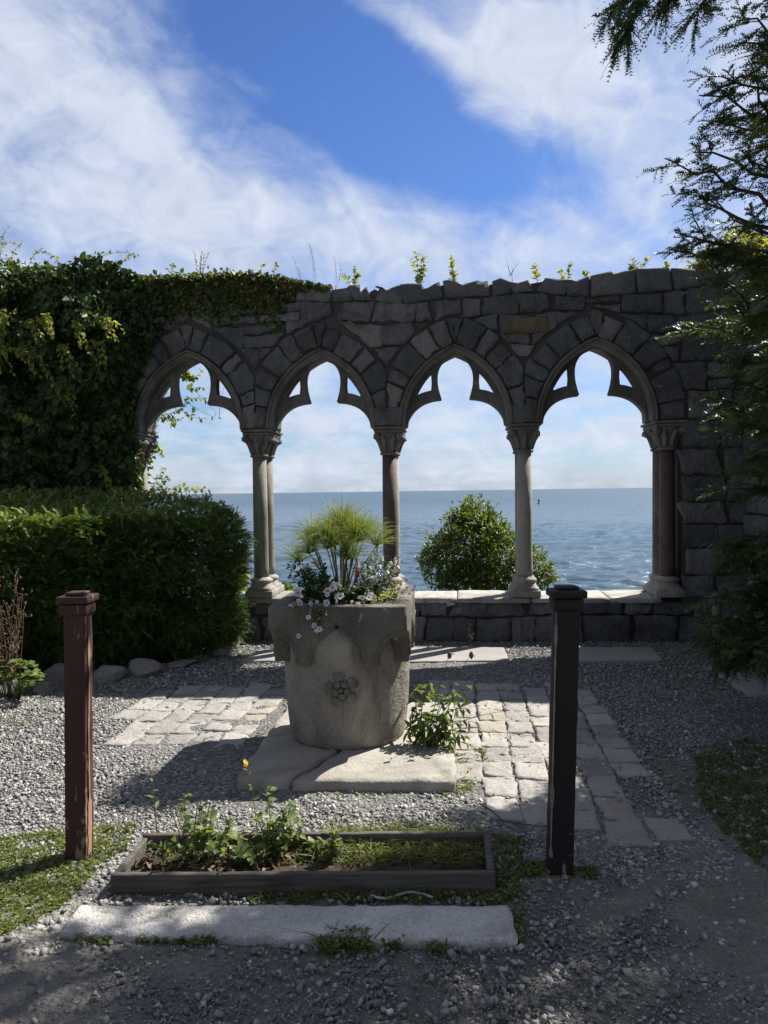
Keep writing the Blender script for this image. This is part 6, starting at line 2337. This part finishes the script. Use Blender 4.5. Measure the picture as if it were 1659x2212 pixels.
grass([(box_(690, 1805, 1045, 1882), 2600, 0.13, 0.005, 0.6), (box_(320, 1815, 700, 1882), 2200, 0.075, 0.0045, 0.6), (box_(880, 1835, 1045, 1880), 420, 0.12, 0.005, 0.75)], 'loose grass growing inside the raised bed', L_GRASS)
grass([(box_(1066, 1810, 1130, 1950), 900, 0.04, 0.004, 0.45), (box_(540, 1926, 1110, 1952), 700, 0.05, 0.0045, 0.5), (box_(1130, 1868, 1192, 1896), 340, 0.05, 0.0045, 0.45), (box_(1238, 1876, 1285, 1900), 200, 0.04, 0.004, 0.45),
       (box_(165, 2018, 240, 2042), 160, 0.035, 0.004, 0.5), (box_(296, 2018, 470, 2040), 480, 0.04, 0.004, 0.5), (box_(690, 2022, 800, 2062), 420, 0.075, 0.0055, 0.5), (box_(830, 2030, 870, 2050), 70, 0.05, 0.005, 0.5), (box_(915, 2030, 965, 2060), 90, 0.05, 0.005, 0.4), (box_(1112, 1960, 1135, 2040), 140, 0.04, 0.004, 0.4),
       (box_(1040, 1940, 1105, 1956), 120, 0.045, 0.005, 0.7)], 'scattered grass tufts round the granite step and the raised bed', L_GRASS)

# ------------------------------------------------------------------ small things
V, F = tube(curve3(gp(812, 1938, 0.012), gp(858, 1936, 0.012), (0, 0, 0.0), 4), 0.004, 6)
path = [tuple(gp(a, b, 0.014)) for a, b in ((800, 1934), (815, 1939), (830, 1941), (850, 1938), (870, 1930), (890, 1927), (915, 1932), (935, 1939))]
V, F = tube(path, 0.0055, 7)
tag(MB().add(V, F, 0.5).build('garden_hose', plainmat('pale_green_rubber', (0.35, 0.42, 0.38), 0.5), base=path[3], smooth=True), 'short bit of pale thin hose lying between the bed and the granite step', 'hose')
for px, py, lab in ((1536, 1912, 'single fallen yellow leaf on the shaded dirt at the right'),):
    p = npv(gp(px, py, 0.015))
    V, F = leafset(p[None], np.array([[1.0, 0.3, 0.1]]), np.array([[0, -0.2, 1.0]]), np.array([0.032]), np.array([0.02]), 0.3, 0.2)
    tag(MB().add(V, F, 0.9).build('fallen_leaf', L_SEED, base=tuple(p)), lab, 'leaf')
# a dry twig lying on the paving
V, F = tube([tuple(gp(a, b, 0.03)) for a, b in ((1035, 1735), (1060, 1750), (1085, 1772), (1110, 1778), (1150, 1782))], [0.004, 0.004, 0.0035, 0.003, 0.002], 5)
tag(MB().add(V, F, 0.3).build('dry_twig', M_BARK, base=tuple(gp(1090, 1770))), 'thin dry twig lying on the paving left of the dark post', 'twig')

# channel marker far out on the sea
BD = 640.0
bp = at(1164, 1087, BD)
bt = thing('channel_buoy', 'tiny dark channel buoy far out on the sea', 'buoy', (bp.x, BD, -11))
M_BUOY = plainmat('buoy_paint', (0.05, 0.06, 0.055), 0.5)
V, F = lathe([(1.2, -0.5), (1.3, 0.3), (1.1, 0.8), (0.4, 0.9)], (bp.x, BD, -11), 16)
MB().add(V, F, 0.5).build('float', M_BUOY, bt)
V, F = lathe([(0.55, 0.8), (0.45, 2.6), (0.30, 2.7)], (bp.x, BD, -11), 10)
MB().add(V, F, 0.5).build('tower', M_BUOY, bt)
V, F = lathe([(0.3, 2.6), (0.8, 2.8), (0.8, 3.9), (0.3, 4.1)], (bp.x, BD, -11), 10)
MB().add(V, F, 0.5).build('top_mark', M_BUOY, bt)
